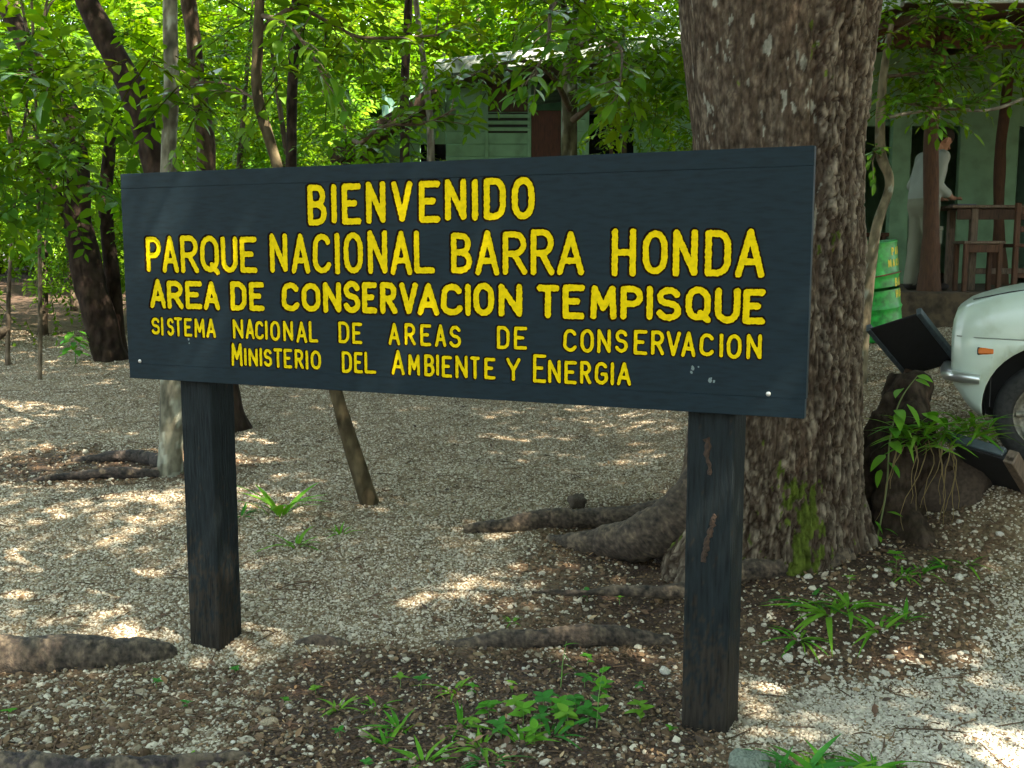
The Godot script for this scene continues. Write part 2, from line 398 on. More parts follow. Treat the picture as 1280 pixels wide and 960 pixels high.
# signed distance (m) to a letter's strokes on a grid; returns [values, nx, ny]
func letter_field(ch: String, u0: float, u1: float, v0: float, v1: float, w: float, gx: int, gy: int, nx: int, ny: int, ox: float, oy: float, cell: float) -> PackedFloat32Array:
	var segs := []
	var h := w * 0.5
	var a0 := Vector2(u0 + h, v0 + h); var a1 := Vector2(maxf(u1 - h, u0 + h), v1 - h)
	if u1 - u0 < w * 1.4:
		a0.x = (u0 + u1) * 0.5; a1.x = a0.x
	for line in glyph(ch):
		for i in line.size() - 1:
			segs.append([a0 + (a1 - a0) * line[i], a0 + (a1 - a0) * line[i + 1]])
	var out := PackedFloat32Array(); out.resize(nx * ny)
	for j in ny:
		for i in nx:
			var p := Vector2(ox + (gx + i) * cell, oy + (gy + j) * cell)
			var best := 1.0
			for s in segs:
				var a: Vector2 = s[0]
				var ab: Vector2 = s[1] - a
				var t := clampf((p - a).dot(ab) / maxf(ab.length_squared(), 1e-12), 0, 1)
				best = minf(best, p.distance_squared_to(a + ab * t))
			out[j * nx + i] = sqrt(best) - h + w * 0.11 * n_mid.get_noise_2d(p.x * 900, p.y * 900) + w * 0.05 * n_mid.get_noise_2d(p.x * 3200, p.y * 3200)
	return out
# the part of the field between lo and hi as a sheet at depth(s)
func field_mesh(mb: MB, f: PackedFloat32Array, nx: int, ny: int, x0: float, y0: float, cell: float, lo: float, hi: float, z_in: float, z_out: float) -> void:
	var flat := absf(z_in - z_out) < 1e-7
	for j in ny - 1:
		var run := -1
		for i in nx:
			var full := false
			if i < nx - 1:
				var k := j * nx + i
				var s0 := f[k]; var s1 := f[k + 1]; var s2 := f[k + nx + 1]; var s3 := f[k + nx]
				var mn := minf(minf(s0, s1), minf(s2, s3)); var mx := maxf(maxf(s0, s1), maxf(s2, s3))
				if mx <= lo or mn >= hi:
					pass
				elif flat and mn >= lo and mx <= hi:
					full = true
				else:
					var ps := [Vector3(i, j, s0), Vector3(i + 1, j, s1), Vector3(i + 1, j + 1, s2), Vector3(i, j + 1, s3)]
					for side in 2:
						var lim := lo if side == 0 else hi
						var q := []
						for a in ps.size():
							var A: Vector3 = ps[a]; var B: Vector3 = ps[(a + 1) % ps.size()]
							var ia := A.z >= lim if side == 0 else A.z <= lim
							var ib := B.z >= lim if side == 0 else B.z <= lim
							if ia: q.append(A)
							if ia != ib: q.append(A.lerp(B, (lim - A.z) / (B.z - A.z)))
						ps = q
						if ps.size() < 3: break
					if ps.size() >= 3:
						var o := []
						for p in ps:
							var t := 0.0 if flat else clampf((p.z - lo) / (hi - lo), 0, 1)
							o.append(Vector3(x0 + p.x * cell, y0 + p.y * cell, lerpf(z_in, z_out, t)))
						mb.poly(o)
			if full and run < 0: run = i
			if not full and run >= 0:
				mb.poly([Vector3(x0 + run * cell, y0 + j * cell, z_in), Vector3(x0 + i * cell, y0 + j * cell, z_in), Vector3(x0 + i * cell, y0 + (j + 1) * cell, z_in), Vector3(x0 + run * cell, y0 + (j + 1) * cell, z_in)])
				run = -1

func build_sign() -> void:
	var t := thing("wooden_sign", "wide dark blue timber sign with carved yellow welcome lettering on two posts", "sign", Vector3(-0.367, 0, -4.045), -0.4141)
	var L := 2.952; var H := 0.9; var cy := 1.477; var th := 0.04
	var cell := 0.0025; var v_top := 0.5 * H - 0.073 * H; var v_bot := -0.5 * H + 0.075 * H
	var ox := -L * 0.5; var oy := v_bot
	var NX := int(round(L / cell)) + 1; var NY := int(ceil((v_top - v_bot) / cell)) + 1
	var cellx := L / (NX - 1)
	cell = cellx
	NY = int(round((v_top - v_bot) / cell)) + 1
	v_top = v_bot + (NY - 1) * cell
	var F := PackedFloat32Array(); F.resize(NX * NY); F.fill(1.0)
	var pieces := []
	for q in LETTERS:
		var u0: float = q[1] * 0.001; var u1: float = q[2] * 0.001; var v0: float = q[3] * 0.001; var v1: float = q[4] * 0.001; var w: float = q[5] * 0.0001
		if u1 - u0 < w * 1.4 and q[0] == "I":
			var md := (u0 + u1) * 0.5
			u0 = md - w * 0.5; u1 = md + w * 0.5
		var e := 0.0065 if w > 0.02 else 0.0045
		var pad := e + 0.008
		var gx := maxi(int((u0 - pad - ox) / cell), 0); var gy := maxi(int((v0 - pad - oy) / cell), 0)
		var nx := mini(int((u1 - u0 + 2 * pad) / cell) + 2, NX - gx); var ny := mini(int((v1 - v0 + 2 * pad) / cell) + 2, NY - gy)
		var f := letter_field(q[0], u0, u1, v0, v1, w, gx, gy, nx, ny, ox, oy, cell)
		for j in ny:
			for i in nx:
				var k := (gy + j) * NX + gx + i
				F[k] = minf(F[k], f[j * nx + i] - e)
		pieces.append([q[0], f, nx, ny, ox + gx * cell, oy + gy * cell, e])
	# boards: a narrow one above and below, the lettered one between
	var names := [[v_top + 0.0006, 0.5 * H], [v_bot, v_top], [-0.5 * H, v_bot - 0.0006]]
	for k in 3:
		var lo: float = names[k][0]; var hi: float = names[k][1]
		var mb := MB.new()
		var xr: float = L * 0.5 + [0.0, 0.0, -0.003][k]; var xl: float = -L * 0.5 + [0.0, 0.0, 0.002][k]
		if k == 1:
			field_mesh(mb, F, NX, NY, ox, oy, cell, 0.0, 9.0, 0, 0)
			for e in [[[xr, lo, 0], [xr, lo, -th], [xr, hi, -th], [xr, hi, 0]], [[xl, lo, -th], [xl, lo, 0], [xl, hi, 0], [xl, hi, -th]], [[xl, hi, 0], [xr, hi, 0], [xr, hi, -th], [xl, hi, -th]], [[xl, lo, -th], [xr, lo, -th], [xr, lo, 0], [xl, lo, 0]], [[xr, lo, -th], [xl, lo, -th], [xl, hi, -th], [xr, hi, -th]]]:
				var ps := []
				for a in e: ps.append(Vector3(a[0], a[1], a[2]))
				mb.poly(ps)
		else:
			mb.box(Vector3((xl + xr) * 0.5, (lo + hi) * 0.5, -th * 0.5 - 0.0004), Vector3(xr - xl, hi - lo, th), Basis.IDENTITY, 0.0012)
		var pl := part("plank", mb.mesh(M.paint), t)
		pl.position.y = cy
		if k != 1: continue
		for pc in pieces:
			var am := ArrayMesh.new()
			var a := MB.new(); field_mesh(a, pc[1], pc[2], pc[3], pc[4], pc[5], cell, -9.0, 0.0, -0.0045, -0.0045)
			var b := MB.new(); field_mesh(b, pc[1], pc[2], pc[3], pc[4], pc[5], cell, 0.0, pc[6], -0.0045, 0.0)
			am.add_surface_from_arrays(Mesh.PRIMITIVE_TRIANGLES, a.arrays()); am.surface_set_material(0, M.yellow)
			am.add_surface_from_arrays(Mesh.PRIMITIVE_TRIANGLES, b.arrays()); am.surface_set_material(1, M.groove)
			part("letter", am, pl)
	# screw heads
	for s in [[1.352, -0.372], [-1.41, -0.372]]:
		var mb := MB.new()
		mb.lathe([Vector2(0.0085, 0), Vector2(0.008, 0.002), Vector2(0.005, 0.0036), Vector2(0.0005, 0.0042)], 12, Transform3D(Basis(Vector3.RIGHT, PI / 2), Vector3(s[0], cy + s[1], 0.0006)))
		part("screw_head", mb.mesh(M.metal), t)
	# bird-lime splashes on the paint
	var lime := mat(lin(0.13, 0.17, 0.17), 0.8)
	for s in [[1.15, -0.335, 0.010], [1.165, -0.338, 0.006], [1.155, -0.328, 0.004], [1.09, -0.295, 0.009], [1.085, -0.31, 0.006], [1.11, -0.29, 0.004], [-1.13, -0.265, 0.007], [-1.128, -0.282, 0.004]]:
		var mb := MB.new(); var ps := []
		for i in 14:
			var a := TAU * i / 14
			var r: float = s[2] * (0.65 + 0.5 * rng.randf())
			ps.append(Vector3(s[0] + cos(a) * r * 0.8, cy + s[1] + sin(a) * r, 0.0008))
		for i in 14:
			mb.poly([Vector3(s[0], cy + s[1], 0.001), ps[i], ps[(i + 1) % 14]])
		part("lime_spot", mb.mesh(lime), t)
	# posts
	for s in [[1.149, 0.168, 0.20], [-1.141, 0.17, 0.16]]:
		var gx: float = -0.367 + cos(0.4141) * s[0]; var gz: float = -4.045 + sin(0.4141) * s[0]
		var gy := ground_y(gx, gz) - 0.12
		var mb := MB.new()
		var top := 1.80
		var rows := []
		var prof := []
		var w: float = s[1] * 0.5; var d: float = s[2] * 0.5; var ch := 0.006
		for q in [[w - ch, d], [w, d - ch], [w, -d + ch], [w - ch, -d], [-w + ch, -d], [-w, -d + ch], [-w, d - ch], [-w + ch, d]]:
			prof.append(Vector2(q[0], q[1]))
		var N := 150
		for k in prof.size():
			var A: Vector2 = prof[k]; var B: Vector2 = prof[(k + 1) % prof.size()]
			var sub := 20 if A.distance_to(B) > 0.05 else 1
			var cols := []
			rows = []; 
			for j in N + 1:
				var y := lerpf(gy, top, float(j) / N)
				var row := []; var cr := []
				for i in sub + 1:
					var p := A.lerp(B, float(i) / sub)
					var wob := 0.0025 * n_mid.get_noise_3d(p.x * 300, y * 40, p.y * 300)
					row.append(Vector3(p.x * (1 + wob * 4), y, p.y * (1 + wob * 4)))
					# splashed soil and worn paint near the foot, in flecks
					var hh := y - gy - 0.12
					var fleck := n_mid.get_noise_3d(p.x * 700 + 40, y * 500, p.y * 700) + 0.5 * n_low.get_noise_3d(p.x * 90, y * 60, p.y * 90)
					var dirt := 1.0 if fleck > lerpf(-0.5, 0.6, clampf(hh / 0.6, 0, 1)) else 0.0
					cr.append(Color(0.28, 0.48, 0.81).lerp(Color(0.9, 0.78, 0.75), 0.55 * dirt))
				rows.append(row); cols.append(cr)
			mb.sheet(rows, false, cols)
		mb.box(Vector3(0, top, 0), Vector3(s[1] - 0.012, 0.002, s[2] - 0.012))
		var po := part("post", mb.mesh(M.post), t)
		po.position = Vector3(s[0], 0, -th - 0.001 - d)
		if s[0] > 0:
			for tr in [[[-0.015, 0.93, 0.02], [-0.01, 0.86, 0.014], [0.0, 0.80, 0.012]], [[0.018, 0.66, 0.012], [0.012, 0.62, 0.018], [0.0, 0.57, 0.016], [-0.006, 0.53, 0.02], [-0.018, 0.48, 0.014]]]:
				var pts := []; var rad := []
				for k in (tr.size() - 1) * 5 + 1:
					var a: Array = tr[mini(int(k) / 5, tr.size() - 1)]; var b: Array = tr[mini(int(k) / 5 + 1, tr.size() - 1)]
					var f: float = (k % 5) / 5.0
					pts.append(Vector3(lerpf(a[0], b[0], f) + rng.randf_range(-0.004, 0.004), lerpf(a[1], b[1], f), d + 0.001)); rad.append(maxf(lerpf(a[2], b[2], f) * rng.randf_range(0.3, 0.75), 0.003))
				var m2 := MB.new()
				m2.tube(pts, rad, 9, 0.5, n_mid)
				for q in m2.v.size():
					m2.v[q].z = d + (m2.v[q].z - d) * 0.35
				part("termite_trail", m2.mesh(M.mud), po)

# ------------------------------------------------------------------ leaves
# one leaf lying along +z from the origin, facing up, folded at the midrib
func add_leaf(mb: MB, xf: Transform3D, len: float, wid: float, fold := 0.18, droop := 0.15, segs := 4, tip := 1.0) -> void:
	var rows := []
	for j in segs + 1:
		var t := float(j) / segs
		var w := wid * 0.5 * pow(sin(PI * pow(t, 0.75 * tip)), 0.8) if j > 0 and j < segs else 0.0006
		var y := -droop * len * t * t
		rows.append([xf * Vector3(w, y + fold * w, t * len), xf * Vector3(0, y, t * len), xf * Vector3(-w, y + fold * w, t * len)])
	mb.sheet(rows, false)
func leaf_mesh(len: float, wid: float, fold := 0.18, droop := 0.15, segs := 5, tip := 1.0) -> ArrayMesh:
	var mb := MB.new()
	add_leaf(mb, Transform3D.IDENTITY, len, wid, fold, droop, segs, tip)
	return mb.mesh(M.leaf_gloss)
func facing(dir: Vector3, roll := 0.0) -> Basis:
	var z := dir.normalized()
	var x := Vector3.UP.cross(z)
	if x.length() < 0.05: x = Vector3.RIGHT
	x = x.normalized()
	return Basis(x, z.cross(x), z).rotated(z, roll)
# a twig with leaves along it (about 0.5 m long)
func spray_mesh(sd: int, count: int, llen: float, lwid: float, twig_len: float) -> ArrayMesh:
	var r := RandomNumberGenerator.new(); r.seed = sd
	var mb := MB.new()
	for k in count:
		var t := (k + 0.6) / count
		var p := Vector3(0.03 * sin(t * 5 + sd), -0.10 * t * t * twig_len, t * twig_len)
		var side := 1.0 if k % 2 == 0 else -1.0
		var dir := Vector3(side * r.randf_range(0.7, 1.2), r.randf_range(-0.45, 0.35), r.randf_range(0.2, 0.9))
		if k == count - 1: dir = Vector3(0.1, -0.2, 1)
		var s := r.randf_range(0.7, 1.15)
		mb.col = Color(1, 1, 1) * r.randf_range(0.78, 1.0)
		add_leaf(mb, Transform3D(facing(dir, r.randf_range(-0.6, 0.6)), p), llen * s, lwid * s, 0.2, 0.2, 3)
	mb.col = Color(0.5, 0.3, 0.3)
	mb.tube([Vector3.ZERO, Vector3(0.02, -0.02 * twig_len, twig_len * 0.5), Vector3(0.03, -0.1 * twig_len, twig_len)], [0.006, 0.004, 0.002], 3, 0.0, null, 1.0, false)
	return mb.mesh(M.leaf)
var SPRAYS := []
const GREENS := [[0.085, 0.195, 0.008], [0.115, 0.235, 0.008], [0.06, 0.160, 0.012], [0.155, 0.265, 0.010], [0.095, 0.19, 0.006]]
func green(r: RandomNumberGenerator, k := -1, bright := 1.0) -> Color:
	var g: Array = GREENS[r.randi() % GREENS.size() if k < 0 else k]
	var f: float = r.randf_range(0.75, 1.25) * bright
	return Color(g[0] * f * r.randf_range(0.85, 1.2), g[1] * f, g[2] * f)
# blobs: [centre, radii, clumps]; leaf sprays gather in clumps inside each ellipsoid
func crown(parent: Node, kind: int, blobs: Array, per_clump: int, spread: float, size: float, sd: int, bright := 1.0) -> void:
	var r := RandomNumberGenerator.new(); r.seed = sd
	var xfs := []; var cols := []
	for b in blobs:
		for k in int(b[2]):
			var d := Vector3(r.randfn(), r.randfn(), r.randfn()).normalized() * pow(r.randf(), 0.4)
			var ctr: Vector3 = b[0] + d * b[1]
			var tone := green(r, -1, bright)
			for i in per_clump:
				var off := Vector3(r.randfn(), r.randfn() * 0.6, r.randfn()) * spread
				var dir := (off * 0.8 + d * 0.3 + Vector3(r.randf_range(-0.6, 0.6), r.randf_range(-0.5, 0.2), r.randf_range(-0.6, 0.6)))
				var bs := facing(dir, r.randf_range(-0.5, 0.5)).scaled_local(Vector3.ONE * size * r.randf_range(0.7, 1.25))
				xfs.append(Transform3D(bs, ctr + off))
				cols.append(tone.lerp(green(r, -1, bright), 0.35))
	many("crown", SPRAYS[kind], xfs, cols, parent)

# ------------------------------------------------------------------ ground and gravel
func spaced(lo: float, hi: float, near_lo: float, near_hi: float, step: float, grow: float) -> Array:
	var o := []
	var x := near_lo
	while x <= near_hi:
		o.append(x); x += step
	var s := step
	x = o[o.size() - 1]
	while x < hi:
		s *= grow; x += s; o.append(x)
	s = step; x = near_lo
	while x > lo:
		s *= grow; x -= s; o.push_front(x)
	return o
func build_ground() -> void:
	var xs := spaced(-150, 150, -3.2, 3.4, 0.045, 1.06)
	var zs := spaced(-320, 60, -8.5, -2.6, 0.045, 1.06)
	var rows := []; var cols := []
	for j in zs.size():
		var row := []; var cr := []
		for i in xs.size():
			var x: float = xs[i]; var z: float = zs[j]
			row.append(Vector3(x, ground_y(x, z) + 0.006 * n_fine.get_noise_2d(x * 200, z * 200), z))
			var s := soil(x, z)
			var g := Color(0.32, 0.275, 0.20).lerp(Color(0.07, 0.042, 0.025), s)
			cr.append(g * (1.0 + 0.25 * n_mid.get_noise_2d(x * 300, z * 300)))
		rows.append(row); cols.append(cr)
	var mb := MB.new()
	rows.reverse(); cols.reverse()
	mb.sheet(rows, false, cols)
	var o := part("ground", mb.mesh(M.ground), self)
	o.set_meta("kind", "structure")
func pebble_mesh(sd: int) -> ArrayMesh:
	var r := RandomNumberGenerator.new(); r.seed = sd
	var mb := MB.new()
	var t := (1 + sqrt(5.0)) / 2
	var pv := []
	for q in [[-1, t, 0], [1, t, 0], [-1, -t, 0], [1, -t, 0], [0, -1, t], [0, 1, t], [0, -1, -t], [0, 1, -t], [t, 0, -1], [t, 0, 1], [-t, 0, -1], [-t, 0, 1]]:
		var p := Vector3(q[0], q[1], q[2]).normalized() * r.randf_range(0.75, 1.2)
		pv.append(p * Vector3(0.55, 0.34, 0.42))
	for f in [[0, 11, 5], [0, 5, 1], [0, 1, 7], [0, 7, 10], [0, 10, 11], [1, 5, 9], [5, 11, 4], [11, 10, 2], [10, 7, 6], [7, 1, 8], [3, 9, 4], [3, 4, 2], [3, 2, 6], [3, 6, 8], [3, 8, 9], [4, 9, 5], [2, 4, 11], [6, 2, 10], [8, 6, 7], [9, 8, 1]]:
		mb.poly([pv[f[0]], pv[f[1]], pv[f[2]]])
	return mb.mesh(M.pebble)
func scatter_gravel() -> void:
	var r := RandomNumberGenerator.new(); r.seed = 77
	var sets := [[[], []], [[], []], [[], []]]
	for k in 500000:
		var d := 2.6 * pow(15.0 / 2.6, r.randf())
		var hw := 0.53 * d + 0.7
		var x := r.randf_range(-hw, hw)
		var z := -d
		var s := soil(x, z)
		if r.randf() > 1.0 - 0.86 * s: continue
		var size := r.randf_range(0.004, 0.0095) * (1.0 + 1.2 * pow(r.randf(), 10)) * (1.0 + 0.015 * d)
		if s > 0.45: size *= r.randf_range(0.8, 1.9)
		var b := Basis.from_euler(Vector3(r.randf_range(-0.5, 0.5), r.randf() * TAU, r.randf_range(-0.5, 0.5))).scaled_local(Vector3(size, size * r.randf_range(0.6, 1.1), size * r.randf_range(0.7, 1.2)) * 1.6)
		var w := r.randf()
		var c := Color(0.46, 0.41, 0.32)
		if w < 0.30: c = Color(0.50, 0.45, 0.355)
		elif w < 0.48: c = Color(0.28, 0.23, 0.16)
		elif w < 0.60: c = Color(0.16, 0.115, 0.075)
		elif w < 0.68: c = Color(0.32, 0.27, 0.20)
		c = c * r.randf_range(0.62, 1.05)
		var fresh := smoothstep(0.9, 1.4, x) * smoothstep(5.2, 4.4, d)
		c = c.lerp(Color(0.56, 0.53, 0.46), 0.45 * fresh)
		if s > 0.45 and r.randf() < 0.62: c = Color(0.12, 0.08, 0.05) * r.randf_range(0.6, 1.4)
		var q: Array = sets[k % 3]
		q[0].append(Transform3D(b, on_ground(x, z, size * 0.12))); q[1].append(c)
	for k in 3:
		var o := many("gravel", pebble_mesh(40 + k), sets[k][0], sets[k][1], self)
		tag(o, ["pale crushed limestone gravel spread over the clearing", "beige angular gravel chips mixed through the clearing", "off white small gravel grains strewn across the clearing"][k], "gravel")
	# fallen leaves and bark crumbs
	var xfs := []; var cols := []
	var lm := MB.new(); add_leaf(lm, Transform3D.IDENTITY, 1.0, 0.5, 0.35, -0.2, 3)
	var lmesh := lm.mesh(M.litter)
	for k in 70000:
		var d := 2.6 * pow(18.0 / 2.6, r.randf())
		var hw := 0.53 * d + 0.7
		var x := r.randf_range(-hw, hw)
		var s := soil(x, -d)
		if r.randf() > 0.12 + 0.88 * s: continue
		var len := r.randf_range(0.008, 0.024) * (1.0 if r.randf() < 0.93 else 2.2)
		var b := Basis.from_euler(Vector3(r.randf_range(-0.5, 0.5), r.randf() * TAU, r.randf_range(-0.6, 0.6))).scaled_local(Vector3.ONE * len)
		xfs.append(Transform3D(b, on_ground(x, -d, r.randf_range(0.004, 0.014))))
		var w := r.randf()
		var c := Color(0.085, 0.048, 0.028)
		if w < 0.2: c = Color(0.20, 0.12, 0.06)
		elif w < 0.32: c = Color(0.28, 0.20, 0.11)
		elif w < 0.5: c = Color(0.05, 0.032, 0.022)
		cols.append(c * r.randf_range(0.7, 1.3))
	tag(many("leaf_litter", lmesh, xfs, cols, self), "brown dry leaf litter scattered over soil and gravel", "leaf litter")
	# broken twigs
	xfs = []; cols = []
	var tw := MB.new(); tw.tube([Vector3(0, 0, -0.5), Vector3(0.05, 0.03, 0), Vector3(0, 0, 0.5)], [0.018, 0.024, 0.012], 5)
	var tmesh := tw.mesh(M.pebble)
	for k in 1500:
		var d := 2.6 * pow(16.0 / 2.6, r.randf())
		var x := r.randf_range(-0.53 * d - 0.7, 0.53 * d + 0.7)
		var len := r.randf_range(0.04, 0.16) * (1.0 if r.randf() < 0.9 else 2.5)
		xfs.append(Transform3D(Basis.from_euler(Vector3(r.randf_range(-0.1, 0.1), r.randf() * TAU, 0)).scaled_local(Vector3(0.12, 0.12, len)), on_ground(x, -d, 0.006)))
		cols.append(Color(0.09, 0.06, 0.04) * r.randf_range(0.5, 1.6))
	tag(many("twig_litter", tmesh, xfs, cols, self), "thin dark twigs lying about on the gravel", "twigs")
const STONE := [[-0.87,-3.87,0.022], [-1.46,-3.85,0.02], [-1.27,-3.87,0.017], [-1.01,-3.68,0.018], [-0.92,-3.63,0.017], [-0.99,-3.51,0.016], [-1.21,-3.65,0.016], [-1.25,-4.74,0.015], [-1.21,-3.92,0.02], [-1.69,-4.41,0.018], [0.22,-4.49,0.014], [0.05,-4.32,0.015], [-0.41,-3.94,0.013], [2.50,-5.20,0.03], [2.18,-4.92,0.035], [1.85,-4.97,0.03], [1.77,-4.92,0.025], [1.97,-5.08,0.02], [2.21,-6.50,0.012], [1.48,-4.42,0.02], [1.20,-4.34,0.04], [1.68,-4.30,0.02], [1.46,-4.06,0.018], [1.70,-4.44,0.025], [0.66,-4.32,0.04], [0.89,-4.38,0.02], [0.93,-4.12,0.02], [2.06,-5.02,0.02], [2.02,-4.80,0.02], [-2.05,-4.41,0.016], [-1.85,-3.80,0.018], [-1.80,-4.01,0.016], [-1.55,-3.63,0.016], [-1.37,-3.45,0.016], [-1.69,-3.42,0.02], [-0.71,-3.57,0.018], [-0.75,-4.49,0.015], [-0.11,-4.61,0.012], [0.30,-4.65,0.013], [-0.28,-4.41,0.012], [1.45,-4.94,0.03], [2.35,-5.34,0.025], [1.89,-4.47,0.018], [2.06,-4.30,0.016], [1.27,-3.66,0.016], [1.65,-3.80,0.018], [1.69,-3.48,0.02], [1.10,-3.80,0.016], [-1.47,-3.36,0.02], [-1.18,-3.31,0.02]]
func rock_mesh(sd: int, m: Material, flat := 0.6, angular := 0.3) -> ArrayMesh:
	var mb := MB.new(); var rows := []
	var nz := FastNoiseLite.new(); nz.seed = sd; nz.frequency = 1.0; nz.fractal_octaves = 3
	var nc := FastNoiseLite.new(); nc.seed = sd; nc.noise_type = FastNoiseLite.TYPE_CELLULAR; nc.frequency = 0.8
	for j in 11:
		var row := []
		var b := PI * (float(j) / 10 - 0.5)
		for i in 16:
			var a := TAU * i / 16
			var p := Vector3(cos(b) * cos(a), sin(b), -cos(b) * sin(a))
			var s := 1.0 + 0.35 * nz.get_noise_3dv(p * 0.9) + angular * nc.get_noise_3dv(p * 1.3)
			row.append(p * s * Vector3(1, flat, 0.8))
		rows.append(row)
	mb.sheet(rows, true)
	return mb.mesh(m)
func build_stones() -> void:
	var white := mat(lin(0.60, 0.56, 0.48), 0.85, M.stone.albedo_texture, Vector3(1.2, 1.2, 1.2))
	var tan := mat(lin(0.30, 0.24, 0.16), 0.9, M.stone.albedo_texture, Vector3(1.2, 1.2, 1.2))
	var kinds := []
	for k in 4: kinds.append(rock_mesh(200 + k, white, 0.55, 0.25))
	for k in STONE.size():
		var s: Array = STONE[k]
		var o := part("stone", kinds[k % 4], self)
		o.scale = Vector3.ONE * s[2] * 0.8; o.rotation = Vector3(rng.randf_range(-0.2, 0.2), rng.randf() * TAU, rng.randf_range(-0.2, 0.2))
		o.position = on_ground(s[0], s[1], s[2] * 0.22)
		tag(o, "white limestone stone lying loose on the ground", "stone", "loose white stones on the ground")
	var big := part("boulder", rock_mesh(310, mat(lin(0.16, 0.19, 0.15), 0.9, M.stone.albedo_texture, Vector3(1.4, 1.4, 1.4)), 0.65, 0.35), self)
	big.scale = Vector3(0.085, 0.085, 0.085); big.position = on_ground(0.80, -3.34, 0.015); big.rotation.y = 0.4
	tag(big, "grey green angular rock beside grass at foot of sign post", "rock")
	for q in [[-0.95, -3.80, 0.045, "tan flat stone with rough broken edge on brown soil"], [-0.90, -3.67, 0.05, "wide brown clod shaped stone sunk in brown soil"]]:
		var o := part("stone", rock_mesh(320 + int(q[2] * 1000), tan, 0.45, 0.4), self)
		o.scale = Vector3.ONE * q[2]; o.position = on_ground(q[0], q[1], 0.005)
		tag(o, q[3], "stone")

# ------------------------------------------------------------------ weeds
const SEED := [[-0.79,-4.01,0.05], [-1.46,-4.09,0.045], [-1.88,-3.71,0.055], [-0.89,-3.89,0.04], [-1.26,-3.85,0.04], [-1.19,-4.30,0.045], [0.33,-4.37,0.06], [0.48,-3.72,0.09], [0.00,-4.05,0.05], [-0.46,-4.09,0.07], [-0.37,-4.07,0.07], [0.37,-4.96,0.07], [0.53,-4.94,0.05], [0.87,-5.39,0.06], [-1.09,-3.36,0.04], [0.04,-3.66,0.10], [0.18,-3.69,0.10], [-0.09,-3.76,0.08], [1.90,-5.00,0.1], [0.58,-3.60,0.03], [-0.49,-3.32,0.05], [-1.66,-3.31,0.05], [0.10,-3.58,0.09], [0.24,-3.80,0.08], [-0.04,-3.55,0.08], [-0.16,-4.02,0.05], [1.62, -4.84, 0.06], [1.33, -4.62, 0.06], [0.12, -3.74, 0.11], [0.20, -3.60, 0.10], [0.02, -3.76, 0.09], [0.28, -3.66, 0.09], [0.08, -3.50, 0.08], [-0.15, -3.60, 0.07], [0.15, -3.86, 0.07], [0.36, -3.98, 0.08], [0.30, -4.10, 0.07], [-0.62, -3.55, 0.05], [0.52, -4.05, 0.05]]
const TUFT := [[-0.23,-4.05,0.10], [-0.41,-3.63,0.12], [-0.45,-3.51,0.12], [-0.19,-3.66,0.1], [-0.11,-3.48,0.12], [0.14,-3.57,0.12], [-0.30,-3.36,0.12], [-0.08,-3.36,0.11], [0.04,-3.51,0.11], [-1.22,-5.73,0.16], [-1.42,-6.21,0.3], [-1.65,-6.18,0.12], [-1.00,-5.90,0.12], [-0.68,-3.85,0.1], [1.46,-4.62,0.2], [1.56,-4.66,0.18], [1.65,-4.50,0.14], [1.78,-4.56,0.13], [1.28,-4.47,0.12], [0.97,-3.30,0.16], [0.89,-3.28,0.13], [1.11,-3.29,0.16], [1.21,-3.30,0.12], [2.01,-4.97,0.12], [2.16,-5.01,0.1], [2.27,-5.04,0.1], [1.91,-4.92,0.1], [0.00,-4.74,0.05], [-0.53,-3.87,0.08], [1.38,-4.72,0.15], [1.04,-3.24,0.15]]
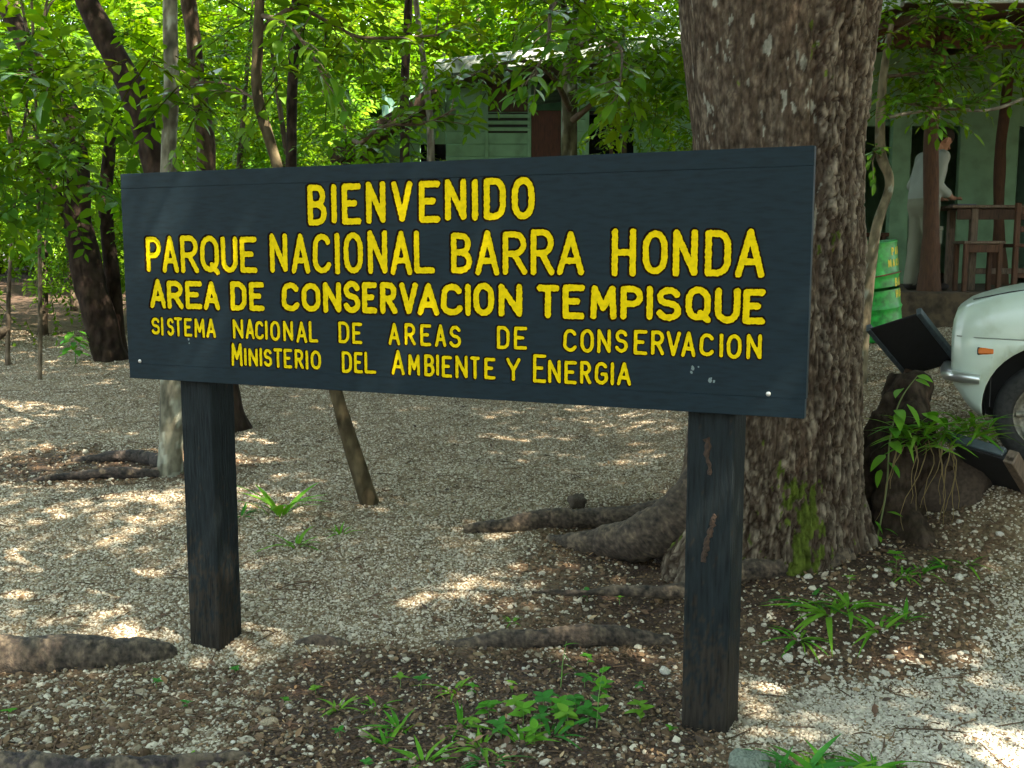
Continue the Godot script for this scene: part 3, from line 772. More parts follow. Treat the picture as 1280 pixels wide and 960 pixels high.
func build_weeds() -> void:
	var r := RandomNumberGenerator.new(); r.seed = 5
	var ovals := []; var blades := []
	for k in 4:
		for q in [[ovals, 0.045, 0.026, 0.15, 0.2], [blades, 0.12, 0.011, 0.3, 0.75]]:
			var mb := MB.new()
			add_leaf(mb, Transform3D.IDENTITY, 1.0, q[2] / q[1], q[3], q[4] * (0.6 + 0.3 * k), 6, 0.9)
			var am := mb.mesh(null)
			q[0].append(am)
	var greens := []
	for k in 5:
		var m: StandardMaterial3D = M.weed.duplicate()
		var g: Array = [[0.07, 0.24, 0.02], [0.11, 0.29, 0.025], [0.05, 0.20, 0.035], [0.14, 0.30, 0.03], [0.05, 0.20, 0.03]][k]
		m.albedo_color = lin(g[0], g[1], g[2]); greens.append(m)
	var stem_m := mat(lin(0.10, 0.20, 0.04), 0.7)
	for q in SEED:
		var s: float = q[2]
		var o := thing("seedling", "small green seedling with oval leaves sprouting from the ground", "seedling", on_ground(q[0], q[1], -0.003), r.randf() * TAU, "seedlings with oval leaves")
		var stem := MB.new(); stem.tube([Vector3.ZERO, Vector3(0.003, s * 0.4, 0), Vector3(0, s * 0.8, 0.002)], [0.0016, 0.0013, 0.001], 5)
		part("stem", stem.mesh(stem_m), o)
		var nl := 4 + r.randi() % 3 + (4 if s > 0.07 else 0)
		var m: Material = greens[r.randi() % 5]
		for k in nl:
			var h := s * (0.8 if k < 4 else r.randf_range(0.35, 0.75))
			var lf := part("leaf", ovals[r.randi() % 4], o, m)
			var a := TAU * k / 4.0 + r.randf_range(-0.3, 0.3) + (0.8 if k >= 4 else 0.0)
			lf.transform = Transform3D(facing(Vector3(cos(a), r.randf_range(0.0, 0.45), sin(a)), r.randf_range(-0.3, 0.3)).scaled_local(Vector3.ONE * r.randf_range(0.75, 1.15) * clampf(s * 0.62, 0.024, 0.055)), Vector3(0, h, 0))
	for q in [[0.31, -3.63, 0.24], [0.20, -4.09, 0.2]]:
		var o := thing("weed_stalk", "tall thin weed stalk with narrow leaves above the seedlings" if q[2] > 0.22 else "thin upright grass stalk growing behind the seedling patch", "weed", on_ground(q[0], q[1]), 0.6)
		var s: float = q[2]
		var stem := MB.new(); stem.tube([Vector3.ZERO, Vector3(0.008, s * 0.5, 0), Vector3(0.02, s, 0.01)], [0.0025, 0.002, 0.001], 5)
		part("stem", stem.mesh(stem_m), o)
		for k in 9:
			var lf := part("leaf", blades[k % 4] if q[2] < 0.22 else ovals[k % 4], o, greens[k % 4])
			var a := k * 2.4
			lf.transform = Transform3D(facing(Vector3(cos(a), 0.5, sin(a)), 0.2).scaled_local(Vector3.ONE * r.randf_range(0.04, 0.07)), Vector3(0.01, s * (0.25 + 0.08 * k), 0))
	for q in TUFT:
		var s: float = q[2]
		var o := thing("grass_tuft", "tall pale grass tuft standing in open gravel" if s > 0.25 else "low tuft of broad green grass blades on the ground", "grass", on_ground(q[0], q[1], -0.005), r.randf() * TAU, "" if s > 0.25 else "low grass tufts")
		var m: Material = greens[r.randi() % 4]
		for k in 13:
			var a := r.randf() * TAU
			var lf := part("blade", blades[r.randi() % 4], o, m if r.randf() < 0.8 else greens[3])
			lf.transform = Transform3D(facing(Vector3(cos(a), r.randf_range(0.5, 1.6) * (2.2 if s > 0.25 else 1.0), sin(a)), r.randf_range(-0.4, 0.4)).scaled_local(Vector3(1.5, 1, 1) * s * r.randf_range(0.6, 1.15)), Vector3(cos(a), 0, sin(a)) * r.randf() * s * 0.25)
	# bushy seedling near the dark forked tree, and hanging grass on the stump
	var bs := thing("young_shrub", "young leafy shrub growing in gravel before the dark forked tree", "shrub", on_ground(-5.07, -12.02), 0)
	var stem := MB.new(); stem.tube([Vector3.ZERO, Vector3(0.01, 0.2, 0), Vector3(0, 0.38, 0.02)], [0.008, 0.006, 0.003], 5)
	part("stem", stem.mesh(stem_m), bs)
	for k in 22:
		var a := k * 2.4
		var lf := part("leaf", ovals[k % 4], bs, greens[k % 3])
		lf.transform = Transform3D(facing(Vector3(cos(a), -0.2, sin(a))).scaled_local(Vector3.ONE * r.randf_range(0.1, 0.17)), Vector3(cos(a) * 0.06, 0.12 + 0.012 * k, sin(a) * 0.06))

# ------------------------------------------------------------------ trees
func smooth_path(p: Array, sub: int) -> Array:   # p: [x, y, z, r]; returns [points, radii]
	var pts := []; var rad := []
	for i in p.size() - 1:
		var a: Array = p[maxi(i - 1, 0)]; var b: Array = p[i]; var c: Array = p[i + 1]; var d: Array = p[mini(i + 2, p.size() - 1)]
		for k in sub:
			var t := float(k) / sub
			pts.append(Vector3(b[0], b[1], b[2]).cubic_interpolate(Vector3(c[0], c[1], c[2]), Vector3(a[0], a[1], a[2]), Vector3(d[0], d[1], d[2]), t))
			rad.append(lerpf(b[3], c[3], t))
	var e: Array = p[p.size() - 1]
	pts.append(Vector3(e[0], e[1], e[2])); rad.append(e[3])
	return [pts, rad]
func trunk_mesh(p: Array, sides: int, sub: int, tone: Color, lichen := 0.0, flare := 1.25) -> ArrayMesh:
	var q := smooth_path(p, sub)
	var n: int = q[1].size()
	for k in n:
		var h: float = q[0][k].y - p[0][1]
		q[1][k] *= 1.0 + (flare - 1.0) * exp(-maxf(h, 0.0) / 0.15)
	var mb := MB.new()
	mb.tube(q[0], q[1], sides, 0.22, n_mid)
	for i in mb.v.size():
		var v := mb.v[i]
		var f := n_mid.get_noise_3d(v.x * 240, v.y * 120, v.z * 240)
		var g := n_mid.get_noise_3d(v.x * 80 + 9, v.y * 60, v.z * 80)
		var c := tone * (1.0 + 0.7 * f + 0.5 * g)
		if lichen > 0.0 and n_low.get_noise_3d(v.x * 160, v.y * 120, v.z * 160) + 0.4 * f > 0.55 - lichen:
			c = c.lerp(Color(0.36, 0.38, 0.31), 0.75)
		mb.c[i] = c
	return mb.mesh(M.bark)
# a knobbly surface root or log, earth-stained
func root_mesh(p: Array, tone: Color) -> ArrayMesh:
	var q := smooth_path(p, 44)
	for k in q[1].size():
		var c: Vector3 = q[0][k]
		q[1][k] *= 1.0 + 0.16 * n_mid.get_noise_3d(c.x * 70, 0, c.z * 70)
		q[0][k] = c + Vector3(0, 0.010 * n_mid.get_noise_2d(c.x * 60, c.z * 60), 0.018 * n_mid.get_noise_2d(c.x * 45 + 80, 3))
	var mb := MB.new()
	mb.tube(q[0], q[1], 48, 0.0, null)
	for i in mb.v.size():
		var v := mb.v[i]
		var f := n_mid.get_noise_3d(v.x * 210, v.y * 210, v.z * 210)
		var g := n_mid.get_noise_3d(v.x * 60 + 40, v.y * 90, v.z * 60)
		var h := n_mid.get_noise_3d(v.x * 620, v.y * 620, v.z * 620)
		mb.v[i] = v + mb.n[i] * (0.007 * f + 0.012 * g + 0.004 * h)
		var c := tone * (1.0 + 0.8 * f + 1.1 * h)
		if g + 0.7 * f > 0.18: c = Color(0.10, 0.075, 0.051) * (1.0 + 0.7 * f + 1.1 * h)
		mb.c[i] = c
	return mb.mesh(M.root)
# joins a crown of high limbs to the top of a trunk
func limbs(parent: Node, from: Vector3, r0: float, up: float, reach: float, count: int, sd: int, tone: Color) -> void:
	var r := RandomNumberGenerator.new(); r.seed = sd
	for k in count:
		var a := TAU * k / count + r.randf_range(-0.4, 0.4)
		var e := from + Vector3(cos(a) * reach * r.randf_range(0.6, 1), up * r.randf_range(0.6, 1.1), sin(a) * reach * r.randf_range(0.6, 1))
		var m := from.lerp(e, 0.5) + Vector3(0, up * 0.15, 0)
		var mesh := trunk_mesh([[from.x, from.y - 0.05, from.z, r0 * 0.7], [m.x, m.y, m.z, r0 * 0.45], [e.x, e.y, e.z, r0 * 0.18]], 7, 4, tone, 0.0, 1.0)
		part("branch", mesh, parent)
func shift(p: Array, o: Vector3) -> Array:
	var q := []
	for a in p: q.append([a[0] - o.x, a[1] - o.y, a[2] - o.z, a[3]])
	return q
func base_of(p: Array) -> Vector3:
	return on_ground(p[0][0], p[0][2], -0.04)
# a tree from a measured trunk path; extra stems; crown blobs are relative to the trunk's top
func tree(called: String, label: String, path: Array, stems: Array, tone: Color, lichen: float, kind: int, blobs: Array, per: int, size: float, sd: int, high := 0.0, group := "") -> Node3D:
	var b := base_of(path)
	path = path.duplicate(true)
	path[0][1] = b.y
	var t := thing(called, label, "tree", b, 0, group)
	var p := shift(path, b)
	if high > 0.0:
		var e: Array = p[p.size() - 1]; var e0: Array = p[p.size() - 2]
		var d := Vector3(e[0] - e0[0], e[1] - e0[1], e[2] - e0[2]).normalized()
		d = (d + Vector3.UP).normalized()
		p.append([e[0] + d.x * high, e[1] + d.y * high, e[2] + d.z * high, e[3] * 0.75])
	part("trunk", trunk_mesh(p, 24, 22, tone, lichen), t)
	for s in stems:
		part("stem", trunk_mesh(shift(s, b), 10, 8, tone, lichen, 1.0), t)
	var top: Array = p[p.size() - 1]
	var tv := Vector3(top[0], top[1], top[2])
	if blobs.size():
		var ext := 0.0
		for q in blobs: ext = maxf(ext, q[1].x)
		limbs(t, tv, maxf(top[3], 0.03), 1.2, ext * 0.7, 5, sd, tone)
		var bl := []
		for q in blobs: bl.append([tv + q[0], q[1], q[2]])
		crown(t, kind, bl, per, 0.32, size, sd)
	return t
# an undergrowth tree, all leaves from knee height up
func bush(called: String, label: String, x: float, z: float, hgt: float, rad: float, clumps: int, kind: int, size: float, sd: int, cat: String, group: String, bright := 1.0, low := 0.35) -> Node3D:
	var b := on_ground(x, z, -0.04)
	var t := thing(called, label, cat, b, 0, group)
	var r := RandomNumberGenerator.new(); r.seed = sd
	var lean := Vector3(r.randf_range(-0.3, 0.3), 0, r.randf_range(-0.3, 0.3)) * hgt * 0.3
	part("trunk", trunk_mesh([[0, 0, 0, 0.03 + hgt * 0.008], [lean.x * 0.3, hgt * 0.4, lean.z * 0.3, 0.025 + hgt * 0.005], [lean.x, hgt * 0.9, lean.z, 0.012]], 7, 6, Color(0.09, 0.07, 0.05)), t)
	crown(t, kind, [[Vector3(lean.x * 0.6, hgt * (0.5 + low * 0.5), lean.z * 0.6), Vector3(rad, hgt * (0.5 - low * 0.4), rad), clumps]], 14, 0.30, size, sd, bright)
	return t
# a branch with single leaves set along it; every leaf is its own piece
var LEAVES := []
var LEAF_TONES := []
func leafy_branch(parent: Node, path: Array, twigs: int, per: int, twig_len: float, size: float, sd: int, o := Vector3.ZERO) -> void:
	var r := RandomNumberGenerator.new(); r.seed = sd
	var q := smooth_path(shift(path, o), 5)
	var mb := MB.new(); mb.tube(q[0], q[1], 7, 0.1, n_mid)
	for i in mb.c.size(): mb.c[i] = Color(0.13, 0.10, 0.07)
	var bw := part("branch", mb.mesh(M.bark), parent)
	var n: int = q[0].size()
	for k in twigs:
		var at: int = clampi(int(n * (0.15 + 0.85 * (k + r.randf()) / twigs)), 0, n - 1)
		var p: Vector3 = q[0][at]
		var along: Vector3 = (q[0][mini(at + 1, n - 1)] - q[0][maxi(at - 1, 0)]).normalized()
		var d := (along + Vector3(r.randf_range(-1, 1), r.randf_range(-0.5, 0.6), r.randf_range(-1, 1)) * 1.1).normalized()
		var e := p + d * twig_len * r.randf_range(0.6, 1.2) + Vector3(0, -0.12 * twig_len, 0)
		var tb := MB.new(); tb.tube([p, p.lerp(e, 0.5) + Vector3(0, 0.03 * twig_len, 0), e], [0.0055, 0.004, 0.0022], 5)
		part("twig", tb.mesh(M.twig), bw)
		for i in per:
			var f := (i + 1.0) / per
			var lp := p.lerp(e, f)
			var sd2 := 1.0 if i % 2 else -1.0
			var side := d.cross(Vector3.UP).normalized() * sd2
			var dir := (side * r.randf_range(0.6, 1.2) + d * r.randf_range(0.3, 1.0) + Vector3(0, r.randf_range(-0.5, 0.25), 0))
			if i == per - 1: dir = d + Vector3(0, -0.25, 0)
			var lf := part("leaf", LEAVES[r.randi() % LEAVES.size()], parent, LEAF_TONES[r.randi() % LEAF_TONES.size()])
			lf.transform = Transform3D(facing(dir, r.randf_range(-0.5, 0.5)).scaled_local(Vector3.ONE * size * r.randf_range(0.65, 1.15)), lp)
func make_leaf_kit() -> void:
	for k in 5:
		var mb := MB.new()
		add_leaf(mb, Transform3D.IDENTITY, 1.0, [0.42, 0.5, 0.46, 0.56, 0.4][k], [0.2, 0.1, 0.3, 0.15, 0.25][k], [0.1, 0.25, 0.2, 0.05, 0.35][k], 7, [1.0, 0.9, 1.1, 0.95, 1.05][k])
		LEAVES.append(mb.mesh(null))
	for g in [[0.075, 0.19, 0.010], [0.105, 0.23, 0.012], [0.06, 0.16, 0.016], [0.14, 0.265, 0.012], [0.08, 0.205, 0.022]]:
		var m: StandardMaterial3D = M.leaf_gloss.duplicate()
		m.albedo_color = lin(g[0], g[1], g[2]); LEAF_TONES.append(m)
	SPRAYS = [spray_mesh(1, 11, 0.13, 0.055, 0.5), spray_mesh(2, 13, 0.09, 0.04, 0.42), spray_mesh(3, 9, 0.2, 0.085, 0.55), spray_mesh(4, 16, 0.085, 0.03, 0.45)]

func build_big_tree() -> void:
	var b := Vector3(1.40, 0.02, -5.5)
	var t := thing("big_tree", "massive grey brown tree trunk with flaky bark behind right end of sign", "tree", b)
	var mb := MB.new(); var rows := []; var cols := []
	var NA := 480; var NH := 480
	for j in NH + 1:
		var y := lerpf(-0.15, 3.6, float(j) / NH)
		var row := []; var cr := []
		var cx := 0.02 * sin(y * 1.3) - 0.015 - 0.03 * smoothstep(0.6, 2.4, y)
		for i in NA:
			var a := TAU * i / NA
			var ca := cos(a); var sa := -sin(a)
			# two fused lobes: a broad one to the left and a rougher one to the right
			var r1 := 0.422 + 0.09 * smoothstep(2.0, 3.2, y) + 0.05 * exp(-y / 0.35)
			var r := r1
			# angle in the ground plane; camera side is sa > 0
			var ang := atan2(sa, ca)
			var seam := deg_to_rad(77.0) + 0.05 * sin(y * 3.0) + 0.03 * n_mid.get_noise_1d(y * 60)
			var ds := absf(wrapf(ang - seam, -PI, PI))
			r -= 0.035 * exp(-pow(ds / 0.08, 2.0)) * smoothstep(0.35, 1.2, y)
			var right := smoothstep(-0.10, 0.10, 0.25 * n_low.get_noise_2d(y * 60, ang * 30) + wrapf(seam - ang, -PI, PI)) * smoothstep(-2.4, -2.0, wrapf(ang - seam, -PI, PI))
			right = maxf(right, smoothstep(1.0, 0.3, y + 0.25 * n_low.get_noise_2d(ang * 40, y * 30)) * 0.8)
			# root flare in ridges
			var fl := exp(-maxf(y, 0) / 0.28)
			r += fl * (0.10 * pow(maxf(cos(ang - 2.75), 0), 3.0) + 0.05 * maxf(sin(ang * 5 + 1.0), 0) + 0.05 * pow(maxf(cos(ang - 0.2), 0), 6.0))
			r += 0.022 * n_low.get_noise_3d(ca * 40, y * 25, sa * 40)
			# bark plates: flaky scales on the right lobe, tight smooth bark on the left
			var wx := n_mid.get_noise_3d(ca * 70, y * 60, sa * 70 + 31)
			var wy := n_mid.get_noise_3d(ca * 70 + 83, y * 60, sa * 70)
			var cell := n_cell.get_noise_3d(ca * 60 + wx * 9, y * 62 + wy * 14, sa * 60 + wx * 9)
			var fine := n_mid.get_noise_3d(ca * 260, y * 210, sa * 260)
			var plate := clampf((cell + 0.985) * 6.0, 0, 1)
			var lay := n_mid.get_noise_3d(ca * 120 + 17, y * 62 + wy * 10, sa * 120)
			var flake := floorf((lay + 0.6) * 5.0) / 5.0
			var fur := clampf(1.0 - absf(n_mid.get_noise_3d(ca * 95 + wx * 6, y * 13 + wy * 3, sa * 95 + wx * 6)) * 9.0, 0, 1)
			var strip := n_mid.get_noise_3d(ca * 300, y * 26, sa * 300)
			r += right * (0.014 * plate + 0.012 * flake + 0.008 * fine - 0.016 * fur) + (1 - right) * (0.003 * fine + 0.004 * strip)
			row.append(Vector3(cx + ca * r, y, sa * r))
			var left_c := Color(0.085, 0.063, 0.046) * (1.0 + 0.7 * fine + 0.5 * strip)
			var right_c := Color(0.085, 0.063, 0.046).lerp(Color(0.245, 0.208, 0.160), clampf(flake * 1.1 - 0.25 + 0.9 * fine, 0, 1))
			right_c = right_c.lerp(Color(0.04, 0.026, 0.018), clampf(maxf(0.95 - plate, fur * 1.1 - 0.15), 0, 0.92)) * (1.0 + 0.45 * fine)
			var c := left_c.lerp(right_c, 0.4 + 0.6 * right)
			# pale lichen patches
			var li := n_low.get_noise_3d(ca * 95 + 70, y * 70, sa * 95) + 0.35 * fine
			if li > 0.46 and y > 1.6 and right < 0.6: c = Color(0.23, 0.225, 0.19) * (1.0 + 0.5 * fine)
			# moss on the foot, in grains
			var mo := n_mid.get_noise_3d(ca * 160, y * 150, sa * 160) * 0.75 + n_low.get_noise_3d(ca * 50 + 5, y * 40, sa * 50) * 1.1 - absf(wrapf(ang - 1.45, -PI, PI)) * 0.55
			if mo + 0.5 * fine > 0.04 + 0.75 * smoothstep(0.1, 0.8, y): c = Color(0.075, 0.10, 0.018) * (1.0 + 0.9 * fine)
			cr.append(c)
		rows.append(row); cols.append(cr)
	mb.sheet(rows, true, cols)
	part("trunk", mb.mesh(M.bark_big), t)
	var tone := Color(0.10, 0.08, 0.06)
	part("trunk", trunk_mesh([[0, 3.5, 0, 0.5], [0.05, 4.6, -0.1, 0.45], [0.0, 5.8, 0, 0.36], [0.1, 7.5, 0.1, 0.2]], 24, 8, tone, 0.0, 1.0), t)
	limbs(t, Vector3(0, 4.4, 0), 0.3, 2.6, 4.2, 7, 11, tone)
	limbs(t, Vector3(0.1, 7.2, 0.1), 0.22, 1.8, 3.2, 6, 12, tone)
	crown(t, 0, [[Vector3(0, 7.6, 0), Vector3(6.2, 1.9, 6.2), 215], [Vector3(0, 9.0, 0), Vector3(4.0, 1.6, 4.0), 60]], 13, 0.36, 1.25, 61)
	# surface roots
	var rt := Color(0.070, 0.052, 0.037)
	for p in [
		[[-0.15, 0.40, 0.10, 0.28], [-0.40, 0.22, 0.10, 0.19], [-0.66, 0.06, 0.05, 0.13], [-0.90, -0.03, -0.12, 0.085], [-1.18, -0.09, -0.33, 0.04]],
		[[-0.30, 0.10, -0.30, 0.12], [-0.75, 0.02, -0.50, 0.065], [-1.15, 0.0, -0.52, 0.058], [-1.45, -0.02, -0.48, 0.045], [-1.68, -0.05, -0.46, 0.025]],
		[[0.30, 0.02, 0.30, 0.08], [0.10, 0.01, 0.43, 0.06], [-0.20, 0.0, 0.47, 0.05], [-0.45, -0.04, 0.5, 0.03]],
		[[-0.62, -0.23, 0.90, 0.03], [-0.85, -0.185, 0.93, 0.045], [-1.10, -0.165, 0.955, 0.052], [-1.40, -0.175, 0.97, 0.044], [-1.70, -0.215, 0.95, 0.03], [-2.05, -0.235, 0.94, 0.026], [-2.3, -0.20, 0.93, 0.038], [-2.45, -0.26, 0.93, 0.02]],
		[[-0.2, 0.0, 0.40, 0.06], [-0.55, -0.05, 0.62, 0.035], [-0.95, -0.07, 0.60, 0.02], [-1.3, -0.09, 0.55, 0.012]],
	]:
		part("root", root_mesh(p, rt), t)

func build_forest() -> void:
	var dark := Color(0.042, 0.030, 0.023)
	var brown := Color(0.085, 0.060, 0.042)
	var pale := Color(0.20, 0.19, 0.14)
	var hi := func(x, y, z, rx, ry, n): return [Vector3(x, y, z), Vector3(rx, ry, rx), n]
	var t1 := tree("forked_tree", "dark leaning tree with forked trunk beside left end of sign", [[-4.77,0.32,-12.30,0.170], [-4.97,1.29,-12.30,0.180], [-5.08,1.94,-12.30,0.161], [-5.05,2.31,-12.30,0.142], [-5.10,3.13,-12.30,0.123], [-5.34,3.53,-12.30,0.114], [-5.71,4.29,-12.30,0.104], [-6.16,5.16,-12.30,0.085]], [[[-5.06,1.85,-12.30,0.085], [-5.23,2.11,-12.30,0.076], [-5.35,2.36,-12.30,0.061], [-5.57,2.77,-12.30,0.038]], [[-4.77,0.30,-12.60,0.107], [-4.82,1.28,-12.60,0.087], [-4.85,2.23,-12.60,0.078], [-4.73,3.17,-12.60,0.058]]], dark, 0.0, 0, [hi.call(0.0, 1.6, 0.0, 3.0, 1.2, 32)], 11, 1.2, 101, 1.5)
	var t2 := tree("leaning_tree", "thick dark trunk leaning left behind the pale smooth trunk", [[-2.33,0.11,-8.60,0.126], [-2.51,0.91,-8.60,0.112], [-2.78,1.89,-8.60,0.106], [-2.92,2.38,-8.60,0.099], [-3.09,2.97,-8.60,0.099], [-3.28,3.35,-8.60,0.093], [-3.44,3.72,-8.60,0.086], [-3.60,4.32,-8.60,0.066]], [], dark, 0.0, 0, [hi.call(0.0, 1.5, 0.0, 3.2, 1.2, 36)], 11, 1.2, 102, 2.0)
	var t3 := tree("pale_tree", "slender pale grey trunk rising past the sign's left end", [[-2.40,0.04,-7.16,0.082], [-2.38,0.24,-7.16,0.078], [-2.36,0.69,-7.16,0.074], [-2.32,2.21,-7.16,0.052], [-2.28,2.74,-7.16,0.050], [-2.27,3.26,-7.16,0.050], [-2.25,3.86,-7.16,0.045]], [], pale, 0.35, 1, [hi.call(0.0, 1.2, 0.0, 2.6, 1.0, 26)], 11, 1.3, 103, 2.4)
	for p in [[[-2.42, 0.10, -7.25, 0.06], [-2.7, 0.12, -7.45, 0.05], [-3.0, 0.10, -7.5, 0.04], [-3.25, 0.06, -7.55, 0.02]], [[-2.45, 0.06, -7.12, 0.05], [-2.75, 0.08, -7.05, 0.04], [-3.1, 0.06, -7.02, 0.025], [-3.35, 0.03, -6.98, 0.012]]]:
		part("root", root_mesh(shift(p, t3.position), Color(0.04, 0.03, 0.024)), t3)
	tree("brown_tree", "brown upright trunk between pale trunk and thin leaning trunk", [[-3.38,0.2,-11.50,0.124], [-3.32,2.52,-11.50,0.102], [-3.38,3.45,-11.50,0.088], [-3.45,4.28,-11.50,0.080], [-3.55,5.09,-11.50,0.062]], [], brown, 0.1, 0, [hi.call(0.0, 1.2, 0.0, 2.8, 1.1, 26)], 11, 1.2, 104, 1.0)
	var t5 := tree("thin_leaning_tree", "thin mossy trunk slanting from gravel below sign up past it", [[-0.89,0.02,-6.46,0.054], [-1.01,0.37,-6.46,0.050], [-1.10,0.72,-6.46,0.046], [-1.28,1.52,-6.46,0.038], [-1.44,2.15,-6.46,0.034], [-1.54,2.53,-6.46,0.032], [-1.53,2.81,-6.46,0.030], [-1.51,3.09,-6.46,0.030], [-1.46,3.77,-6.46,0.025]], [], Color(0.085, 0.068, 0.040), 0.0, 1, [hi.call(0.0, 0.6, 0.0, 1.4, 0.6, 22)], 10, 1.2, 105, 1.0)
	tree("twin_stem_tree", "slim dark twin stemmed trunk above the sign's top edge", [[-2.54,0.3,-12.00,0.065], [-2.50,2.61,-12.00,0.060], [-2.46,3.53,-12.00,0.060], [-2.39,4.40,-12.00,0.060], [-2.34,5.07,-12.00,0.046]], [[[-2.46,3.62,-12.00,0.042], [-2.38,3.97,-12.00,0.046], [-2.28,4.40,-12.00,0.046], [-2.12,5.07,-12.00,0.037]]], dark, 0.0, 1, [hi.call(0.0, 1.0, 0.0, 2.2, 0.9, 20)], 10, 1.2, 106, 1.5)
	var t10 := tree("mossy_tree", "mossy trunk in front of the green cabin with broad glossy leaves", [[0.59,0.2,-10.60,0.106], [0.57,2.91,-10.60,0.082], [0.60,3.61,-10.60,0.073], [0.74,4.37,-10.60,0.065], [0.85,5.11,-10.60,0.049]], [], Color(0.085, 0.08, 0.045), 0.1, 0, [hi.call(0.0, 1.2, 0.0, 3.2, 1.1, 34)], 11, 1.2, 107, 1.5)
	var t9 := tree("slim_tree", "slim dark stem close to the cabin's lower roof", [[-1.34,0.3,-13.00,0.065], [-1.31,3.31,-13.00,0.060], [-1.28,4.07,-13.00,0.050], [-1.23,4.91,-13.00,0.045]], [], dark, 0.0, 1, [hi.call(0.0, 0.8, 0.0, 1.8, 0.8, 26)], 10, 1.2, 108, 1.0)
	tree("slim_tree", "slim grey stem before the cabin's slatted wall", [[-0.93,0.3,-12.00,0.046], [-0.92,2.83,-12.00,0.042], [-0.97,3.53,-12.00,0.037], [-1.07,4.40,-12.00,0.028]], [], Color(0.19, 0.17, 0.13), 0.1, 1, [hi.call(0.0, 0.6, 0.0, 1.3, 0.6, 14)], 10, 1.2, 109, 0.8)
	var th1 := tree("bare_sapling", "thin bare sapling stem in gravel left of the forked tree", [[-5.03,0.26,-11.00,0.021], [-4.96,1.49,-11.00,0.021], [-4.92,2.72,-11.00,0.017], [-4.90,3.45,-11.00,0.013]], [], Color(0.16, 0.13, 0.09), 0, 2, [hi.call(0, 0.1, 0, 0.5, 0.3, 3)], 7, 1.0, 110)
	tree("bare_sapling", "short bare sapling stem with broken stub at its foot", [[-5.85,0.33,-12.00,0.028], [-5.80,1.02,-12.00,0.023], [-5.72,1.75,-12.00,0.018], [-5.61,2.47,-12.00,0.014]], [[[-6.06,0.60,-12.00,0.074], [-5.93,0.68,-12.00,0.065], [-5.82,0.74,-12.00,0.037]]], Color(0.14, 0.11, 0.08), 0, 2, [hi.call(0, 0.1, 0, 0.5, 0.3, 3)], 7, 1.0, 111)
	# hanging branches with broad leaves
	leafy_branch(t10, [[0.6, 3.6, -10.6, 0.04], [0.45, 3.75, -9.4, 0.03], [0.30, 3.45, -8.2, 0.02], [0.25, 3.05, -7.4, 0.012], [0.15, 2.75, -7.0, 0.006]], 14, 5, 0.32, 0.17, 301, t10.position)
	leafy_branch(t10, [[0.62, 3.6, -10.6, 0.03], [0.75, 3.5, -9.6, 0.02], [0.85, 3.25, -8.6, 0.013], [0.80, 2.95, -7.8, 0.009], [0.72, 2.65, -7.3, 0.005]], 15, 5, 0.32, 0.16, 302, t10.position)
	leafy_branch(t10, [[0.58, 3.0, -10.55, 0.035], [0.35, 3.25, -9.9, 0.025], [0.05, 3.25, -9.3, 0.016], [-0.35, 3.05, -8.9, 0.006]], 12, 5, 0.35, 0.17, 303, t10.position)
	leafy_branch(t10, [[0.60, 2.9, -10.5, 0.035], [0.95, 3.1, -10.0, 0.02], [1.1, 2.8, -9.4, 0.01]], 9, 5, 0.3, 0.15, 304, t10.position)
	leafy_branch(t5, [[-1.53, 2.9, -6.46, 0.018], [-1.35, 3.1, -6.7, 0.012], [-1.14, 3.05, -7.0, 0.011], [-0.94, 2.98, -7.0, 0.011], [-0.42, 3.0, -7.0, 0.006]], 11, 5, 0.28, 0.13, 305, t5.position)
	leafy_branch(t5, [[-1.54, 2.5, -6.46, 0.010], [-1.75, 2.62, -6.6, 0.008], [-2.0, 2.66, -6.8, 0.006], [-2.3, 2.6, -7.0, 0.004]], 11, 5, 0.26, 0.15, 306, t5.position)
	leafy_branch(t5, [[-1.5, 3.0, -6.46, 0.018], [-1.3, 2.9, -6.2, 0.012], [-1.15, 2.72, -6.1, 0.008], [-1.05, 2.55, -6.0, 0.004]], 9, 5, 0.22, 0.13, 307, t5.position)
	leafy_branch(t9, [[-1.33, 2.2, -12.9, 0.03], [-1.6, 2.7, -11.0, 0.025], [-1.23, 2.49, -8.7, 0.02], [-1.02, 2.6, -8.5, 0.014], [-0.70, 2.62, -8.5, 0.010], [-0.45, 2.72, -8.4, 0.005]], 15, 6, 0.35, 0.14, 308, t9.position)
	leafy_branch(th1, [[-4.93, 2.5, -11.0, 0.014], [-4.6, 2.7, -10.4, 0.011], [-4.25, 2.6, -9.8, 0.008], [-3.9, 2.4, -9.4, 0.004]], 12, 5, 0.32, 0.21, 309, th1.position)
	leafy_branch(th1, [[-4.95, 2.1, -11.0, 0.012], [-5.1, 2.4, -10.5, 0.01], [-5.0, 2.3, -10.0, 0.007], [-4.8, 2.0, -9.7, 0.004]], 11, 5, 0.32, 0.22, 310, th1.position)
	leafy_branch(th1, [[-4.92, 2.8, -11.0, 0.012], [-4.7, 3.2, -10.2, 0.01], [-4.3, 3.2, -9.4, 0.007], [-3.9, 3.0, -9.0, 0.004]], 11, 5, 0.32, 0.2, 311, th1.position)
	crown(t10, 2, [[Vector3(1.0, 3.35, -9.6) - t10.position, Vector3(0.75, 0.5, 0.6), 13], [Vector3(0.2, 3.75, -9.0) - t10.position, Vector3(0.7, 0.3, 0.5), 8]], 6, 0.2, 0.75, 341, 1.1)
	crown(t10, 1, [[Vector3(1.45, 3.1, -10.2) - t10.position, Vector3(0.55, 0.75, 0.5), 16]], 9, 0.2, 0.9, 342, 1.1)
